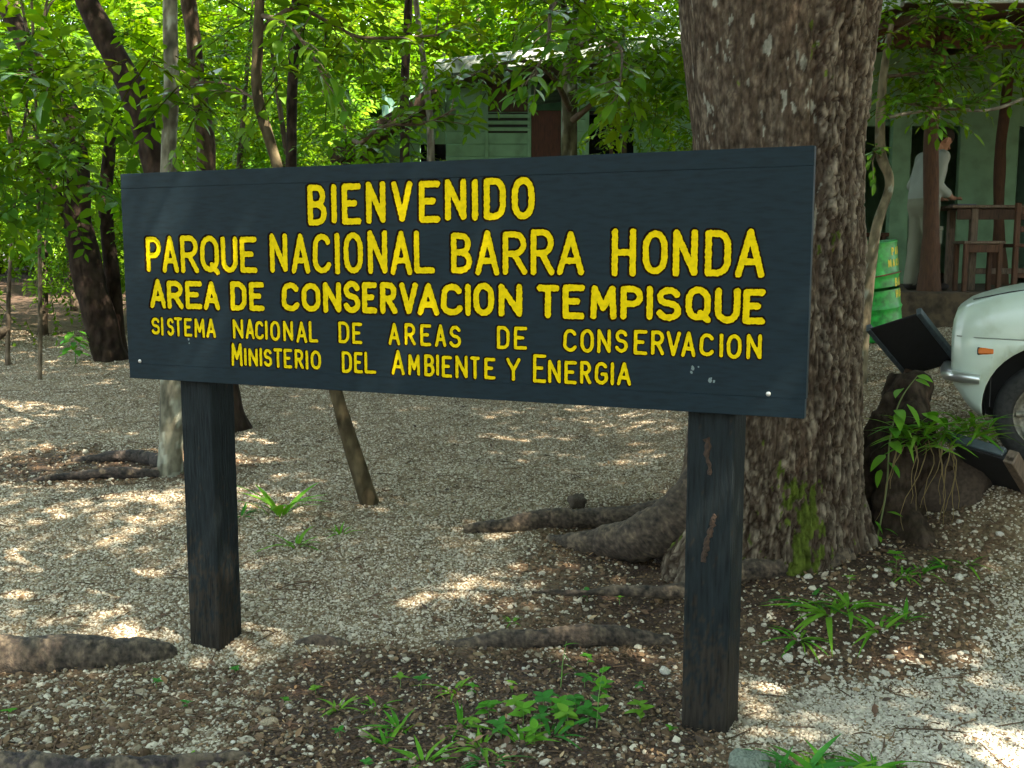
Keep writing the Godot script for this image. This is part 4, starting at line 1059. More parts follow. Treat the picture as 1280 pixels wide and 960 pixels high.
	crown(th1, 2, [[Vector3(-4.4, 2.55, -9.8) - th1.position, Vector3(0.75, 0.7, 0.6), 14], [Vector3(-3.6, 2.9, -9.4) - th1.position, Vector3(0.6, 0.4, 0.5), 7], [Vector3(-4.6, 3.4, -10.2) - th1.position, Vector3(0.9, 0.3, 0.5), 6]], 6, 0.22, 0.85, 343, 1.1)
	crown(t5, 0, [[Vector3(-1.35, 3.0, -6.8) - t5.position, Vector3(0.6, 0.25, 0.4), 6], [Vector3(-2.1, 2.75, -6.9) - t5.position, Vector3(0.35, 0.25, 0.3), 3]], 5, 0.16, 0.85, 344, 1.1)
	crown(t9, 0, [[Vector3(-0.9, 2.95, -9.0) - t9.position, Vector3(0.6, 0.35, 0.5), 4], [Vector3(-0.3, 3.2, -9.2) - t9.position, Vector3(0.4, 0.3, 0.4), 4]], 6, 0.18, 0.8, 345, 1.15)
	# crooked sapling by the porch
	var sap := tree("crooked_sapling", "crooked sapling with bright small leaves between big trunk and porch", [[2.70,0.65,-8.00,0.049], [2.71,1.08,-8.00,0.043], [2.77,1.75,-8.00,0.040], [2.86,2.11,-8.00,0.037], [2.78,2.35,-8.00,0.037], [2.77,2.76,-8.00,0.034], [2.79,3.05,-8.00,0.028], [2.82,3.28,-8.00,0.018]], [], Color(0.20, 0.17, 0.11), 0.1, 1, [], 8, 0.9, 112)
	var so := sap.position
	leafy_branch(sap, [[2.79, 2.9, -8.0, 0.015], [3.05, 2.92, -7.9, 0.012], [3.34, 3.0, -7.9, 0.009], [3.6, 3.16, -7.9, 0.005]], 17, 6, 0.26, 0.115, 321, so)
	leafy_branch(sap, [[2.80, 2.75, -8.0, 0.015], [3.0, 2.66, -7.8, 0.010], [3.2, 2.62, -7.7, 0.007], [3.4, 2.68, -7.7, 0.004]], 13, 6, 0.24, 0.11, 322, so)
	leafy_branch(sap, [[2.82, 3.2, -8.0, 0.012], [3.0, 3.3, -7.9, 0.010], [3.2, 3.3, -7.9, 0.006], [3.4, 3.25, -7.9, 0.004]], 13, 6, 0.26, 0.115, 323, so)
	leafy_branch(sap, [[2.78, 2.3, -8.0, 0.012], [2.68, 2.35, -7.8, 0.009], [2.62, 2.25, -7.7, 0.004]], 5, 5, 0.15, 0.09, 324, so)
	crown(sap, 1, [[Vector3(3.15, 2.98, -7.95) - so, Vector3(0.42, 0.30, 0.3), 10], [Vector3(3.6, 3.15, -7.9) - so, Vector3(0.25, 0.15, 0.2), 3], [Vector3(2.95, 3.35, -8.0) - so, Vector3(0.3, 0.15, 0.3), 5]], 5, 0.12, 0.85, 331)
	part("branch", trunk_mesh(shift([[2.80,2.60,-8.00,0.016], [3.17,2.66,-7.95,0.012], [3.44,2.64,-7.9,0.012], [3.64,2.67,-7.9,0.013], [3.95,2.80,-7.9,0.014]], so), 7, 6, Color(0.30, 0.27, 0.22), 0, 1.0), sap)

	# undergrowth and woodland behind, each plant its own object
	var r := RandomNumberGenerator.new(); r.seed = 900
	var spots := []
	for q in [[-8.2, -15.5], [-6.6, -14.6], [-5.6, -16.2], [-7.4, -17.6], [-9.8, -17.0], [-4.4, -15.4], [-3.2, -16.0], [-2.2, -14.9], [-4.0, -18.0], [-11.5, -19.5], [-6.0, -19.6], [-2.8, -19.0], [-8.6, -21.0], [-3.6, -13.4], [-6.9, -13.2], [-9.0, -13.6]]:
		spots.append([q[0], q[1], r.randf_range(2.2, 4.4), r.randf_range(0.9, 1.4)])
	for q in spots:
		bush("understory_tree", "bright green understory tree with dense small leaves in the woodland", q[0], q[1], q[2] + 0.6, q[3] + 0.2, 26, [0, 1, 3][r.randi() % 3], 1.0, r.randi(), "tree", "understory trees behind the clearing", 1.15, 0.1)
	for k in 34:
		var d := 22.0 + 22.0 * (k / 34.0) + r.randf_range(-1, 1)
		var x := lerpf(-0.62 * d, 0.10 * d, fmod(k * 0.618, 1.0))
		if d < 24 and x > -3.2: x = -3.2 - r.randf() * 6
		bush("woodland_tree", "tall leafy woodland tree far behind the clearing", x, -d, r.randf_range(7.5, 10), r.randf_range(2.2, 3.2), 50, [0, 1, 2][r.randi() % 3], 1.7, r.randi(), "tree", "woodland trees far behind", 1.2, 0.05)
	for k in 8:
		var x: float = [1.5, 4.0, 7.0, 10.0, 13.0, 17.0, -0.5, 21.0][k]
		bush("woodland_tree", "leafy woodland tree rising behind the station roofs", float(x), -25.0 - 2.0 * (k % 3), r.randf_range(8, 11), 3.0, 60, [0, 1][k % 2], 1.7, r.randi(), "tree", "woodland trees behind the station", 1.2, 0.05)
	# screening saplings before the cabin
	for q in [[-3.1, -13.2, 3.2, 0.75, 14, 1], [-2.5, -12.6, 4.4, 0.5, 7, 1], [1.35, -12.6, 4.6, 0.55, 9, 1], [2.1, -11.8, 4.4, 0.55, 14, 1], [2.6, -12.8, 4.6, 0.7, 16, 0]]:
		bush("leafy_sapling", "slender leafy sapling screening the green cabin wall", q[0], q[1], q[2], q[3], q[4], q[5], 0.9, r.randi(), "tree", "saplings before the cabin", 1.1, 0.45)
	# unseen trees added on the near side and past the car, dimming the porch
	for q in [[12.5, -4.0], [13.5, 0.5], [11.0, 5.0], [7.0, 8.5], [2.5, 10.5], [-2.5, 10.0], [-7.5, 8.5], [-11.5, 5.0], [-13.0, -1.0], [-12.0, -7.0], [12.8, -9.0], [9.0, 3.0]]:
		bush("woodland_tree", "unseen leafy tree added on the near side to dim the clearing", q[0], q[1], r.randf_range(7.5, 9.5), r.randf_range(2.6, 3.2), 50, [0, 1][r.randi() % 2], 1.8, r.randi(), "tree", "unseen trees added on the near side to dim the light", 1.0, 0.05)
	# trees beside and over the clearing, out of the picture, that close the leaf roof
	for q in [[-6.5, -7.0, 9.0, 3.6, 45], [6.8, -3.4, 9.0, 3.6, 120], [-4.5, -2.2, 8.5, 3.2, 55], [9.8, -8.2, 9.5, 3.6, 130], [2.4, -9.3, 10.0, 3.2, 70], [4.6, 0.2, 9.0, 3.7, 140], [1.4, 2.2, 9.0, 3.8, 150]]:
		var b := on_ground(q[0], q[1], -0.05)
		var t := thing("canopy_tree", "tall canopy tree spreading its leaves over the clearing", "tree", b, 0, "canopy trees over the clearing")
		var H: float = q[2]
		part("trunk", trunk_mesh([[0, 0, 0, 0.2], [0.1, H * 0.4, 0.05, 0.16], [0, H * 0.75, 0, 0.1], [0, H * 0.95, 0, 0.04]], 12, 6, dark), t)
		limbs(t, Vector3(0, H * 0.6, 0), 0.12, 2.0, q[3] * 0.7, 6, int(H * 100), dark)
		crown(t, 0, [[Vector3(0, H * 0.88, 0), Vector3(q[3], 1.3, q[3]), q[4]]], 12, 0.34, 1.3, int(q[0] * 77) + 5000)

# ------------------------------------------------------------------ buildings
func bx(parent: Node, called: String, c: Vector3, s: Vector3, m: Material, b := Basis.IDENTITY, ch := 0.006) -> MeshInstance3D:
	var mb := MB.new(); mb.box(Vector3.ZERO, s, b, ch)
	var o := part(called, mb.mesh(m), parent)
	o.position = c
	return o
func build_cabin() -> void:
	var t := thing("green_cabin", "pale green boarded cabin with dark red door behind the leaves", "cabin", Vector3(0, 0, -15))
	# walls: horizontal boards on the front, plain returns
	for k in 16:
		var y := 1.35 + k * 0.17
		for seg in [[-1.81, -1.3], [-0.93, 0.26], [0.70, 1.05], [1.75, 2.9]]:
			if y > 3.3 and seg[1] < 0.0: continue
			bx(t, "board", Vector3((seg[0] + seg[1]) * 0.5, y, 0.01 * (k % 2)), Vector3(seg[1] - seg[0], 0.166, 0.03), M.wall_green)
		if y < 2.7 or y > 3.2:
			bx(t, "board", Vector3(-1.115, y, 0), Vector3(0.36, 0.166, 0.03), M.wall_green)
			if y > 3.65 or y < 2.0:
				bx(t, "board", Vector3(1.4, y, 0), Vector3(0.69, 0.166, 0.03), M.wall_green)
	for s in [[-1.81, 2.2, -2.0, 0.04, 3.4, 4.0], [2.9, 2.6, -2.0, 0.04, 3.6, 4.0], [0.5, 2.6, -4.0, 4.8, 3.6, 0.04]]:
		bx(t, "wall", Vector3(s[0], s[1], s[2]), Vector3(s[3], s[4], s[5]), M.wall_green)
	for x in [-0.36, 0.245, 0.715, 1.06, 1.74]:
		bx(t, "trim", Vector3(x, 2.7, 0.035), Vector3(0.05, 2.7, 0.035), M.wall_green)
	bx(t, "upper_panel", Vector3(-0.05, 3.80, 0.02), Vector3(0.62, 0.44, 0.04), M.wood_dark)
	for k in 3:
		bx(t, "louver", Vector3(-0.05, 3.52 - 0.09 * k, 0.06), Vector3(0.6, 0.05, 0.03), M.wall_green, Basis(Vector3.RIGHT, 0.5))
	bx(t, "vent_backing", Vector3(-0.05, 3.43, 0.03), Vector3(0.6, 0.28, 0.02), M.dark)
	var d := bx(t, "door", Vector3(0.48, 2.6, 0.0), Vector3(0.42, 2.0, 0.05), M.door_red)
	bx(d, "door_handle", Vector3(0.15, -0.1, 0.04), Vector3(0.03, 0.1, 0.03), M.metal)
	for w in [[-1.115, 2.95, 0.36, 0.5], [1.4, 2.85, 0.66, 1.5]]:
		var f := bx(t, "window", Vector3(w[0], w[1], -0.03), Vector3(w[2], w[3], 0.02), M.dark)
		for k in 2:
			bx(f, "pane", Vector3((k - 0.5) * w[2] * 0.5, 0, 0.03), Vector3(w[2] * 0.45, w[3] * 0.92, 0.006), M.glass)
		bx(f, "mullion", Vector3(0, 0, 0.05), Vector3(0.05, w[3], 0.04), M.wood_dark)
	# upper roof with pale fascia, lower roof running down to the left
	var up := Basis(Vector3.BACK, 0.11)
	var rf := bx(t, "roof", Vector3(1.1, 4.34, -1.6), Vector3(4.2, 0.05, 5.0), M.roof, up)
	bx(rf, "fascia", Vector3(0, -0.10, 2.55), Vector3(4.2, 0.17, 0.04), M.fascia, up)
	bx(rf, "fascia", Vector3(-2.10, -0.32, 0.02), Vector3(0.04, 0.17, 5.04), M.fascia)
	bx(rf, "soffit", Vector3(0.02, -0.22, 1.85), Vector3(4.1, 0.03, 1.3), M.wood_dark, up)
	var lo := Basis(Vector3.BACK, 0.55)
	var lr := bx(t, "lower_roof", Vector3(-1.72, 3.36, -1.3), Vector3(1.75, 0.06, 4.0), M.roof, lo)
	bx(lr, "fascia", Vector3(0, -0.03, 2.03), Vector3(1.75, 0.16, 0.04), M.wood_dark, lo)
	bx(lr, "rafter", Vector3(0.05, -0.12, 1.6), Vector3(1.6, 0.10, 0.06), M.wood_dark, lo)
	for x in [-1.7, 0.5, 2.8]:
		bx(t, "pier", Vector3(x, 0.9, -0.2), Vector3(0.2, 1.2, 0.2), M.concrete)

func build_porch() -> void:
	var t := thing("porch_building", "dark open porch with brown timber posts and green inner wall", "building", Vector3(0, 0, -10.3))
	var fl := 1.215
	bx(t, "porch_floor", Vector3(6.3, fl - 0.35, -2.3), Vector3(5.2, 0.7, 4.6), M.concrete, Basis.IDENTITY, 0.02)
	# inner wall with openings
	bx(t, "wall", Vector3(3.76, fl + 1.4, -5.4), Vector3(0.06, 2.8, 4.0), M.wall_green)
	bx(t, "wall", Vector3(4.08, fl + 1.35, -3.3), Vector3(0.44, 2.7, 0.08), M.wall_green)
	bx(t, "pillar", Vector3(4.92, fl + 1.2, -3.15), Vector3(0.24, 2.4, 0.12), M.wall_green)
	bx(t, "wall", Vector3(6.1, fl + 1.35, -3.3), Vector3(0.75, 2.7, 0.08), M.wall_green)
	bx(t, "wall", Vector3(7.9, fl + 1.35, -3.3), Vector3(1.9, 2.7, 0.08), M.wall_green)
	bx(t, "lintel", Vector3(5.9, fl + 2.35, -3.32), Vector3(4.2, 0.7, 0.10), M.wall_green)
	bx(t, "back_wall", Vector3(6.3, fl + 1.4, -7.4), Vector3(5.2, 2.8, 0.08), M.wall_green)
	bx(t, "room_ceiling", Vector3(6.3, fl + 2.8, -5.4), Vector3(5.2, 0.06, 4.1), M.wood_brown)
	bx(t, "room_floor", Vector3(6.3, fl - 0.35, -6.05), Vector3(5.2, 0.7, 2.85), M.concrete)
	bx(t, "wall", Vector3(8.86, fl + 1.4, -5.9), Vector3(0.08, 2.8, 2.8), M.wall_green)
	bx(t, "upper_wall", Vector3(6.3, fl + 2.95, -3.36), Vector3(5.2, 0.55, 0.06), M.wall_green)
	bx(t, "wall", Vector3(8.86, fl + 1.6, -2.8), Vector3(0.08, 3.2, 3.4), M.wall_green)
	# roof: pitched towards the front, with fascia and dark boards under it
	var tilt := Basis(Vector3.RIGHT, 0.13)
	var rf := bx(t, "roof", Vector3(6.15, 4.14, -1.55), Vector3(6.3, 0.05, 7.3), M.roof, tilt)
	bx(rf, "fascia", Vector3(0, -0.555, 3.62), Vector3(6.3, 0.2, 0.035), M.fascia)
	bx(rf, "fascia", Vector3(-3.15, -0.1, 0), Vector3(0.035, 0.2, 7.2), M.fascia, tilt)
	bx(rf, "ceiling", Vector3(0, -0.14, -0.05), Vector3(6.2, 0.03, 7.1), M.wood_brown, tilt)
	for k in 6:
		bx(rf, "rafter", Vector3(-2.9 + 1.15 * k, -0.22, 0.1), Vector3(0.07, 0.13, 6.9), M.wood_brown, tilt)
	bx(t, "beam", Vector3(6.0, 3.72, -0.35), Vector3(6.0, 0.2, 0.12), M.wood_brown)
	# rough timber posts
	for q in [[4.25, -0.32, 0.075, 1.0], [6.05, -2.7, 0.065, 0.2], [7.9, -0.32, 0.075, 0.5]]:
		var mb := MB.new()
		var p := smooth_path([[q[0], fl - 0.01, q[1], 0.125], [q[0] - 0.01, fl + 0.25, q[1], 0.098], [q[0] - 0.03, fl + 0.8, q[1], q[2]], [q[0] - 0.06, fl + 1.6, q[1], q[2]], [q[0] - 0.02, 3.72, q[1], q[2] * 0.95]], 8)
		mb.tube(p[0], p[1], 14, 0.3, n_mid)
		part("post", mb.mesh(M.wood_brown), t)
	# furniture on the porch
	var tb := thing("porch_table", "long dark wooden table on the porch beside standing person", "table", Vector3(5.35, fl, -11.05))
	bx(tb, "tabletop", Vector3(0, 0.855, 0), Vector3(1.75, 0.03, 0.7), M.wood_grey)
	bx(tb, "apron", Vector3(0, 0.78, 0.28), Vector3(1.6, 0.11, 0.025), M.wood_dark)
	for x in [-0.62, 0.72]:
		for z in [-0.28, 0.27]:
			bx(tb, "leg", Vector3(x, 0.42, z), Vector3(0.07, 0.84, 0.07), M.wood_grey)
	bx(tb, "stretcher", Vector3(0.05, 0.2, 0.27), Vector3(1.27, 0.06, 0.04), M.wood_grey)
	var st := thing("wooden_stool", "low brown wooden stool tucked before the porch table", "stool", Vector3(4.72, fl, -10.62))
	bx(st, "seat", Vector3(0, 0.49, 0), Vector3(0.42, 0.03, 0.3), M.wood_grey)
	bx(st, "apron", Vector3(0, 0.43, 0.12), Vector3(0.34, 0.08, 0.02), M.wood_brown)
	for x in [-0.17, 0.17]:
		for z in [-0.11, 0.11]:
			bx(st, "leg", Vector3(x, 0.24, z), Vector3(0.045, 0.48, 0.045), M.wood_brown)
	var ch := thing("wooden_chair", "tall brown wooden chair standing past the stool on porch", "chair", Vector3(5.22, fl, -10.66))
	bx(ch, "seat", Vector3(0, 0.46, 0), Vector3(0.42, 0.035, 0.4), M.wood_brown)
	for x in [-0.18, 0.18]:
		bx(ch, "leg", Vector3(x, 0.44, 0.17), Vector3(0.05, 0.88, 0.045), M.wood_brown)
		bx(ch, "leg", Vector3(x, 0.225, -0.17), Vector3(0.045, 0.45, 0.045), M.wood_brown)
	for y in [0.62, 0.8]:
		bx(ch, "back_rail", Vector3(0, y, 0.17), Vector3(0.32, 0.06, 0.025), M.wood_brown)
	bx(ch, "stretcher", Vector3(0, 0.16, 0.17), Vector3(0.31, 0.05, 0.03), M.wood_brown)
	var bn := thing("side_shelf", "small dark wooden bench against the green pillar", "bench", Vector3(4.45, fl, -13.3))
	bx(bn, "top", Vector3(0, 0.62, 0), Vector3(0.55, 0.05, 0.3), M.wood_brown)
	for x in [-0.22, 0.22]:
		bx(bn, "leg", Vector3(x, 0.3, 0), Vector3(0.05, 0.6, 0.25), M.wood_dark)
	var pa := bx(self, "open_book", Vector3(4.70, fl + 0.885, -11.0), Vector3(0.22, 0.014, 0.16), mat(lin(0.10, 0.12, 0.16), 0.7), Basis(Vector3.UP, 0.2))
	tag(pa, "dark blue open book on porch table in front of person", "book")

# ------------------------------------------------------------------ figure by distance field
func field_body(prims: Array, cell: float, k: float, cols: Array) -> MB:
	var lo := Vector3.INF; var hi := -Vector3.INF
	for p in prims:
		var m: float = maxf(p[2], p[3]) + k + cell * 2
		lo = lo.min(p[0] - Vector3.ONE * m).min(p[1] - Vector3.ONE * m); hi = hi.max(p[0] + Vector3.ONE * m).max(p[1] + Vector3.ONE * m)
	var n := Vector3i(((hi - lo) / cell).ceil()) + Vector3i.ONE
	var F := PackedFloat32Array(); F.resize(n.x * n.y * n.z); F.fill(1.0)
	var best := PackedFloat32Array(); best.resize(F.size()); best.fill(1.0)
	var who := PackedInt32Array(); who.resize(F.size())
	for pi in prims.size():
		var p: Array = prims[pi]
		var a: Vector3 = p[0]; var b: Vector3 = p[1]; var ra: float = p[2]; var rb: float = p[3]
		var m := maxf(ra, rb) + k + cell * 2
		var i0 := Vector3i(((a.min(b) - Vector3.ONE * m - lo) / cell).floor()).max(Vector3i.ZERO)
		var i1 := Vector3i(((a.max(b) + Vector3.ONE * m - lo) / cell).ceil()).min(n - Vector3i.ONE)
		var ab := b - a; var l2 := maxf(ab.length_squared(), 1e-9)
		for z in range(i0.z, i1.z + 1):
			for y in range(i0.y, i1.y + 1):
				for x in range(i0.x, i1.x + 1):
					var q := lo + Vector3(x, y, z) * cell
					var t := clampf((q - a).dot(ab) / l2, 0, 1)
					var d := q.distance_to(a + ab * t) - lerpf(ra, rb, t)
					var id := (z * n.y + y) * n.x + x
					if d < best[id]:
						best[id] = d; who[id] = p[4]
					var f := F[id]
					var h := maxf(k - absf(f - d), 0.0) / k
					F[id] = minf(f, d) - h * h * k * 0.25
	var mb := MB.new()
	var vi := {}
	var st := [1, n.x, n.x * n.y]
	for z in n.z - 1:
		for y in n.y - 1:
			for x in n.x - 1:
				var id := (z * n.y + y) * n.x + x
				var s := 0; var acc := Vector3.ZERO; var cnt := 0
				var c := []
				for q in 8:
					c.append(F[id + (q & 1) + ((q >> 1) & 1) * n.x + (q >> 2) * n.x * n.y])
					if c[q] < 0: s += 1
				if s == 0 or s == 8: continue
				for e in [[0, 1], [2, 3], [4, 5], [6, 7], [0, 2], [1, 3], [4, 6], [5, 7], [0, 4], [1, 5], [2, 6], [3, 7]]:
					var fa: float = c[e[0]]; var fb: float = c[e[1]]
					if (fa < 0) != (fb < 0):
						var t := fa / (fa - fb)
						var A := Vector3(e[0] & 1, (e[0] >> 1) & 1, e[0] >> 2); var B := Vector3(e[1] & 1, (e[1] >> 1) & 1, e[1] >> 2)
						acc += A.lerp(B, t); cnt += 1
				var g := Vector3(c[1] + c[3] + c[5] + c[7] - c[0] - c[2] - c[4] - c[6], c[2] + c[3] + c[6] + c[7] - c[0] - c[1] - c[4] - c[5], c[4] + c[5] + c[6] + c[7] - c[0] - c[1] - c[2] - c[3]).normalized()
				vi[id] = mb.vert(lo + (Vector3(x, y, z) + acc / cnt) * cell, g, cols[who[id]])
	for id in vi:
		for ax in 3:
			var o: int = st[ax]
			var u: int = st[(ax + 1) % 3]; var w: int = st[(ax + 2) % 3]
			var a := F[id]; var b := F[id + o] if id + o < F.size() else 1.0
			if (a < 0) == (b < 0): continue
			if not (vi.has(id - u) and vi.has(id - w) and vi.has(id - u - w)): continue
			var q := [vi[id], vi[id - u], vi[id - u - w], vi[id - w]]
			if a < 0: mb.idx.append_array([q[0], q[2], q[1], q[0], q[3], q[2]])
			else: mb.idx.append_array([q[0], q[1], q[2], q[0], q[2], q[3]])
	return mb
func build_person() -> void:
	var t := thing("person", "person in pale grey shirt and cargo trousers reading at porch table", "person", Vector3(4.32, 1.216, -11.0), 0.25)
	# local axes: faces +x; +z is the side towards the clearing
	var V := func(x, y, z): return Vector3(x, y, z)
	var skin := Color(0.30, 0.16, 0.10); var shirt := Color(0.27, 0.31, 0.29); var trou := Color(0.19, 0.20, 0.15); var shoe := Color(0.02, 0.018, 0.016)
	var cols := [skin, shirt, trou, shoe]
	var P := []
	for s in [-1.0, 1.0]:
		var hz: float = 0.085 * s
		var fx: float = 0.05 if s > 0 else -0.06
		P.append([V.call(-0.02, 0.86, hz), V.call(0.0 + fx * 0.5, 0.48, hz * 1.1), 0.10, 0.078, 2])
		P.append([V.call(0.0 + fx * 0.5, 0.48, hz * 1.1), V.call(fx - 0.02, 0.10, hz * 1.15), 0.078, 0.068, 2])
		P.append([V.call(fx - 0.03, 0.045, hz * 1.15), V.call(fx + 0.15, 0.035, hz * 1.3), 0.045, 0.035, 3])
	P.append([V.call(-0.03, 0.88, -0.06), V.call(-0.03, 0.88, 0.06), 0.125, 0.125, 2])
	P.append([V.call(-0.03, 0.98, -0.05), V.call(-0.03, 0.98, 0.05), 0.12, 0.12, 1])
	P.append([V.call(-0.02, 1.0, -0.05), V.call(0.03, 1.25, -0.08), 0.125, 0.12, 1])
	P.append([V.call(-0.02, 1.0, 0.05), V.call(0.03, 1.25, 0.08), 0.125, 0.12, 1])
	P.append([V.call(0.05, 1.36, -0.15), V.call(0.05, 1.36, 0.15), 0.075, 0.075, 1])
	P.append([V.call(0.06, 1.38, 0), V.call(0.12, 1.47, 0), 0.058, 0.052, 0])
	for s in [-1.0, 1.0]:
		P.append([V.call(0.05, 1.36, 0.17 * s), V.call(-0.03, 1.09, 0.20 * s), 0.060, 0.050, 1])
		P.append([V.call(-0.03, 1.09, 0.20 * s), V.call(0.13, 1.00, 0.15 * s), 0.050, 0.042, 1])
		P.append([V.call(0.13, 1.00, 0.15 * s), V.call(0.22, 0.955, 0.11 * s), 0.034, 0.027, 0])
	var body := field_body(P, 0.014, 0.04, cols)
	# head, bowed forwards
	var H := []
	var hb := Transform3D(Basis(Vector3.BACK, -0.45), Vector3(0.15, 1.54, 0))
	var hp := func(x, y, z): return hb * Vector3(x, y, z)
	H.append([hp.call(-0.015, 0.03, 0), hp.call(0.01, 0.035, 0), 0.088, 0.085, 0])
	H.append([hp.call(0.035, -0.03, 0), hp.call(0.045, -0.075, 0), 0.06, 0.042, 0])
	H.append([hp.call(0.09, 0.01, 0), hp.call(0.112, -0.025, 0), 0.010, 0.015, 0])
	H.append([hp.call(0.088, -0.058, -0.018), hp.call(0.088, -0.058, 0.018), 0.009, 0.009, 0])
	H.append([hp.call(-0.03, -0.08, 0), hp.call(-0.05, -0.14, 0), 0.05, 0.052, 0])
	for s in [-1.0, 1.0]:
		H.append([hp.call(-0.005, 0.015, 0.085 * s), hp.call(0.0, -0.02, 0.082 * s), 0.014, 0.010, 0])
		H.append([hp.call(0.078, 0.03, 0.035 * s), hp.call(0.08, 0.034, 0.015 * s), 0.013, 0.012, 0])
	var groups := [field_body(H, 0.006, 0.018, cols)]
	# hands with five bent fingers resting on the book
	for s in [-1.0, 1.0]:
		var G := []
		var w := Vector3(0.215, 0.957, 0.112 * s)
		G.append([w, w + Vector3(0.05, -0.008, -0.012 * s), 0.024, 0.022, 0])
		for k in 4:
			var off := (k - 1.5) * 0.017
			var l: float = [0.8, 0.95, 1.0, 0.88][k]
			var a := w + Vector3(0.062, -0.008, off)
			var m := a + Vector3(0.032 * l, 0.006, 0)
			G.append([a, m, 0.0092, 0.0085, 0]); G.append([m, m + Vector3(0.022 * l, -0.018, 0), 0.0085, 0.0075, 0])
		var th := w + Vector3(0.02, -0.004, -0.02 * s)
		G.append([th, th + Vector3(0.03, -0.004, -0.018 * s), 0.0105, 0.0095, 0]); G.append([th + Vector3(0.03, -0.004, -0.018 * s), th + Vector3(0.055, -0.012, -0.016 * s), 0.0095, 0.008, 0])
		groups.append(field_body(G, 0.004, 0.006, cols))
	for g in groups:
		var s := body.v.size()
		body.v.append_array(g.v); body.n.append_array(g.n); body.c.append_array(g.c)
		for i in g.idx: body.idx.append(i + s)
	part("body", body.mesh(mat(Color(1, 1, 1), 0.85)), t)
	var hair := field_body([[hp.call(-0.035, 0.05, 0), hp.call(0.022, 0.066, 0), 0.098, 0.086, 0], [hp.call(-0.055, 0.02, 0), hp.call(-0.06, -0.05, 0), 0.07, 0.05, 0]], 0.008, 0.02, [Color(0.03, 0.024, 0.02)])
	var hm := mat(Color(1, 1, 1), 0.95); hm.metallic_specular = 0.05
	part("hair", hair.mesh(hm), t)
	bx(t, "pocket", Vector3(0.01, 0.56, 0.182), Vector3(0.13, 0.17, 0.018), mat(lin(0.22, 0.23, 0.18), 0.9), Basis.IDENTITY, 0.006)
	bx(t, "pocket_flap", Vector3(0.01, 0.635, 0.186), Vector3(0.14, 0.045, 0.022), mat(lin(0.20, 0.21, 0.16), 0.9), Basis.IDENTITY, 0.006)

# ------------------------------------------------------------------ drum, panels, stump, log
func build_drum() -> void:
	var t := thing("metal_drum", "green painted steel drum with yellow lettering leaning behind the big trunk", "drum", on_ground(3.24, -9.4, 0.0))
	t.rotation = Vector3(0.02, 0, 0.12)
	var R := 0.285; var H := 0.87
	var prof := [Vector2(0.001, 0.0), Vector2(R - 0.01, 0.0), Vector2(R, 0.01), Vector2(R, 0.02)]
	for k in 30:
		var y := 0.02 + (H - 0.04) * (k + 0.5) / 30
		var bulge := 0.0
		for q in [H / 3, 2 * H / 3]: bulge = maxf(bulge, 0.012 * exp(-pow((y - q) / 0.012, 2)))
		prof.append(Vector2(R + bulge, y))
		if k in [9, 19]:
			prof.append(Vector2(R + 0.012, H / 3 if k == 9 else 2 * H / 3))
	prof.append_array([Vector2(R + 0.006, H - 0.012), Vector2(R + 0.007, H - 0.002), Vector2(R - 0.006, H), Vector2(R - 0.012, H - 0.02), Vector2(0.001, H - 0.022)])
	prof.sort_custom(func(a, b): return false)
	var mb := MB.new(); mb.lathe(prof, 48)
	part("shell", mb.mesh(M.drum), t)
	var hp := MB.new()
	var pts := []; var rad := []
	for k in 41:
		var a := TAU * k / 40
		pts.append(Vector3(cos(a) * (R + 0.016), 2 * H / 3 + 0.01 * sin(a * 2), sin(a) * (R + 0.016))); rad.append(0.006)
	hp.tube(pts, rad, 6)
	part("wire_hoop", hp.mesh(M.rust), t)
	# painted words wrapped round the shell
	for line in [["PARQUE", 0.735, 0.070, 0.58], ["NACIONAL", 0.635, 0.068, 0.40], ["BARRA", 0.46, 0.075, 0.66], ["HONDA", 0.36, 0.072, 0.66]]:
		var a0: float = line[3]
		for k in line[0].length():
			var h: float = line[2]; var w := h * (0.58 if line[0][k] != "I" else 0.25)
			var cell := 0.0035
			var nx := int((w + 0.02) / cell) + 2; var ny := int((h + 0.02) / cell) + 2
			var f := letter_field(line[0][k], 0.01, 0.01 + w, 0.01, 0.01 + h, 0.015, 0, 0, nx, ny, 0, 0, cell)
			var m2 := MB.new(); field_mesh(m2, f, nx, ny, 0, 0, cell, -9, 0, 0, 0)
			for i in m2.v.size():
				var a := a0 + m2.v[i].x / R
				m2.v[i] = Vector3(sin(a) * (R + 0.003), line[1] + m2.v[i].y, cos(a) * (R + 0.003)); m2.n[i] = Vector3(sin(a), 0, cos(a))
			part("letter", m2.mesh(M.drum_text), t)
			a0 += (w + 0.016) / R
func slab(parent: Node, called: String, a: Vector3, e1: Vector3, e2: Vector3, th: float, m: Material) -> void:
	var n := e1.cross(e2).normalized()
	var b := Basis(e1.normalized(), n.cross(e1.normalized()), n)
	var mb := MB.new()
	mb.box(Vector3.ZERO, Vector3(e1.length(), e2.length(), th), b, 0.004)
	var o := part(called, mb.mesh(m), parent)
	o.position = a + (e1 + e2) * 0.5
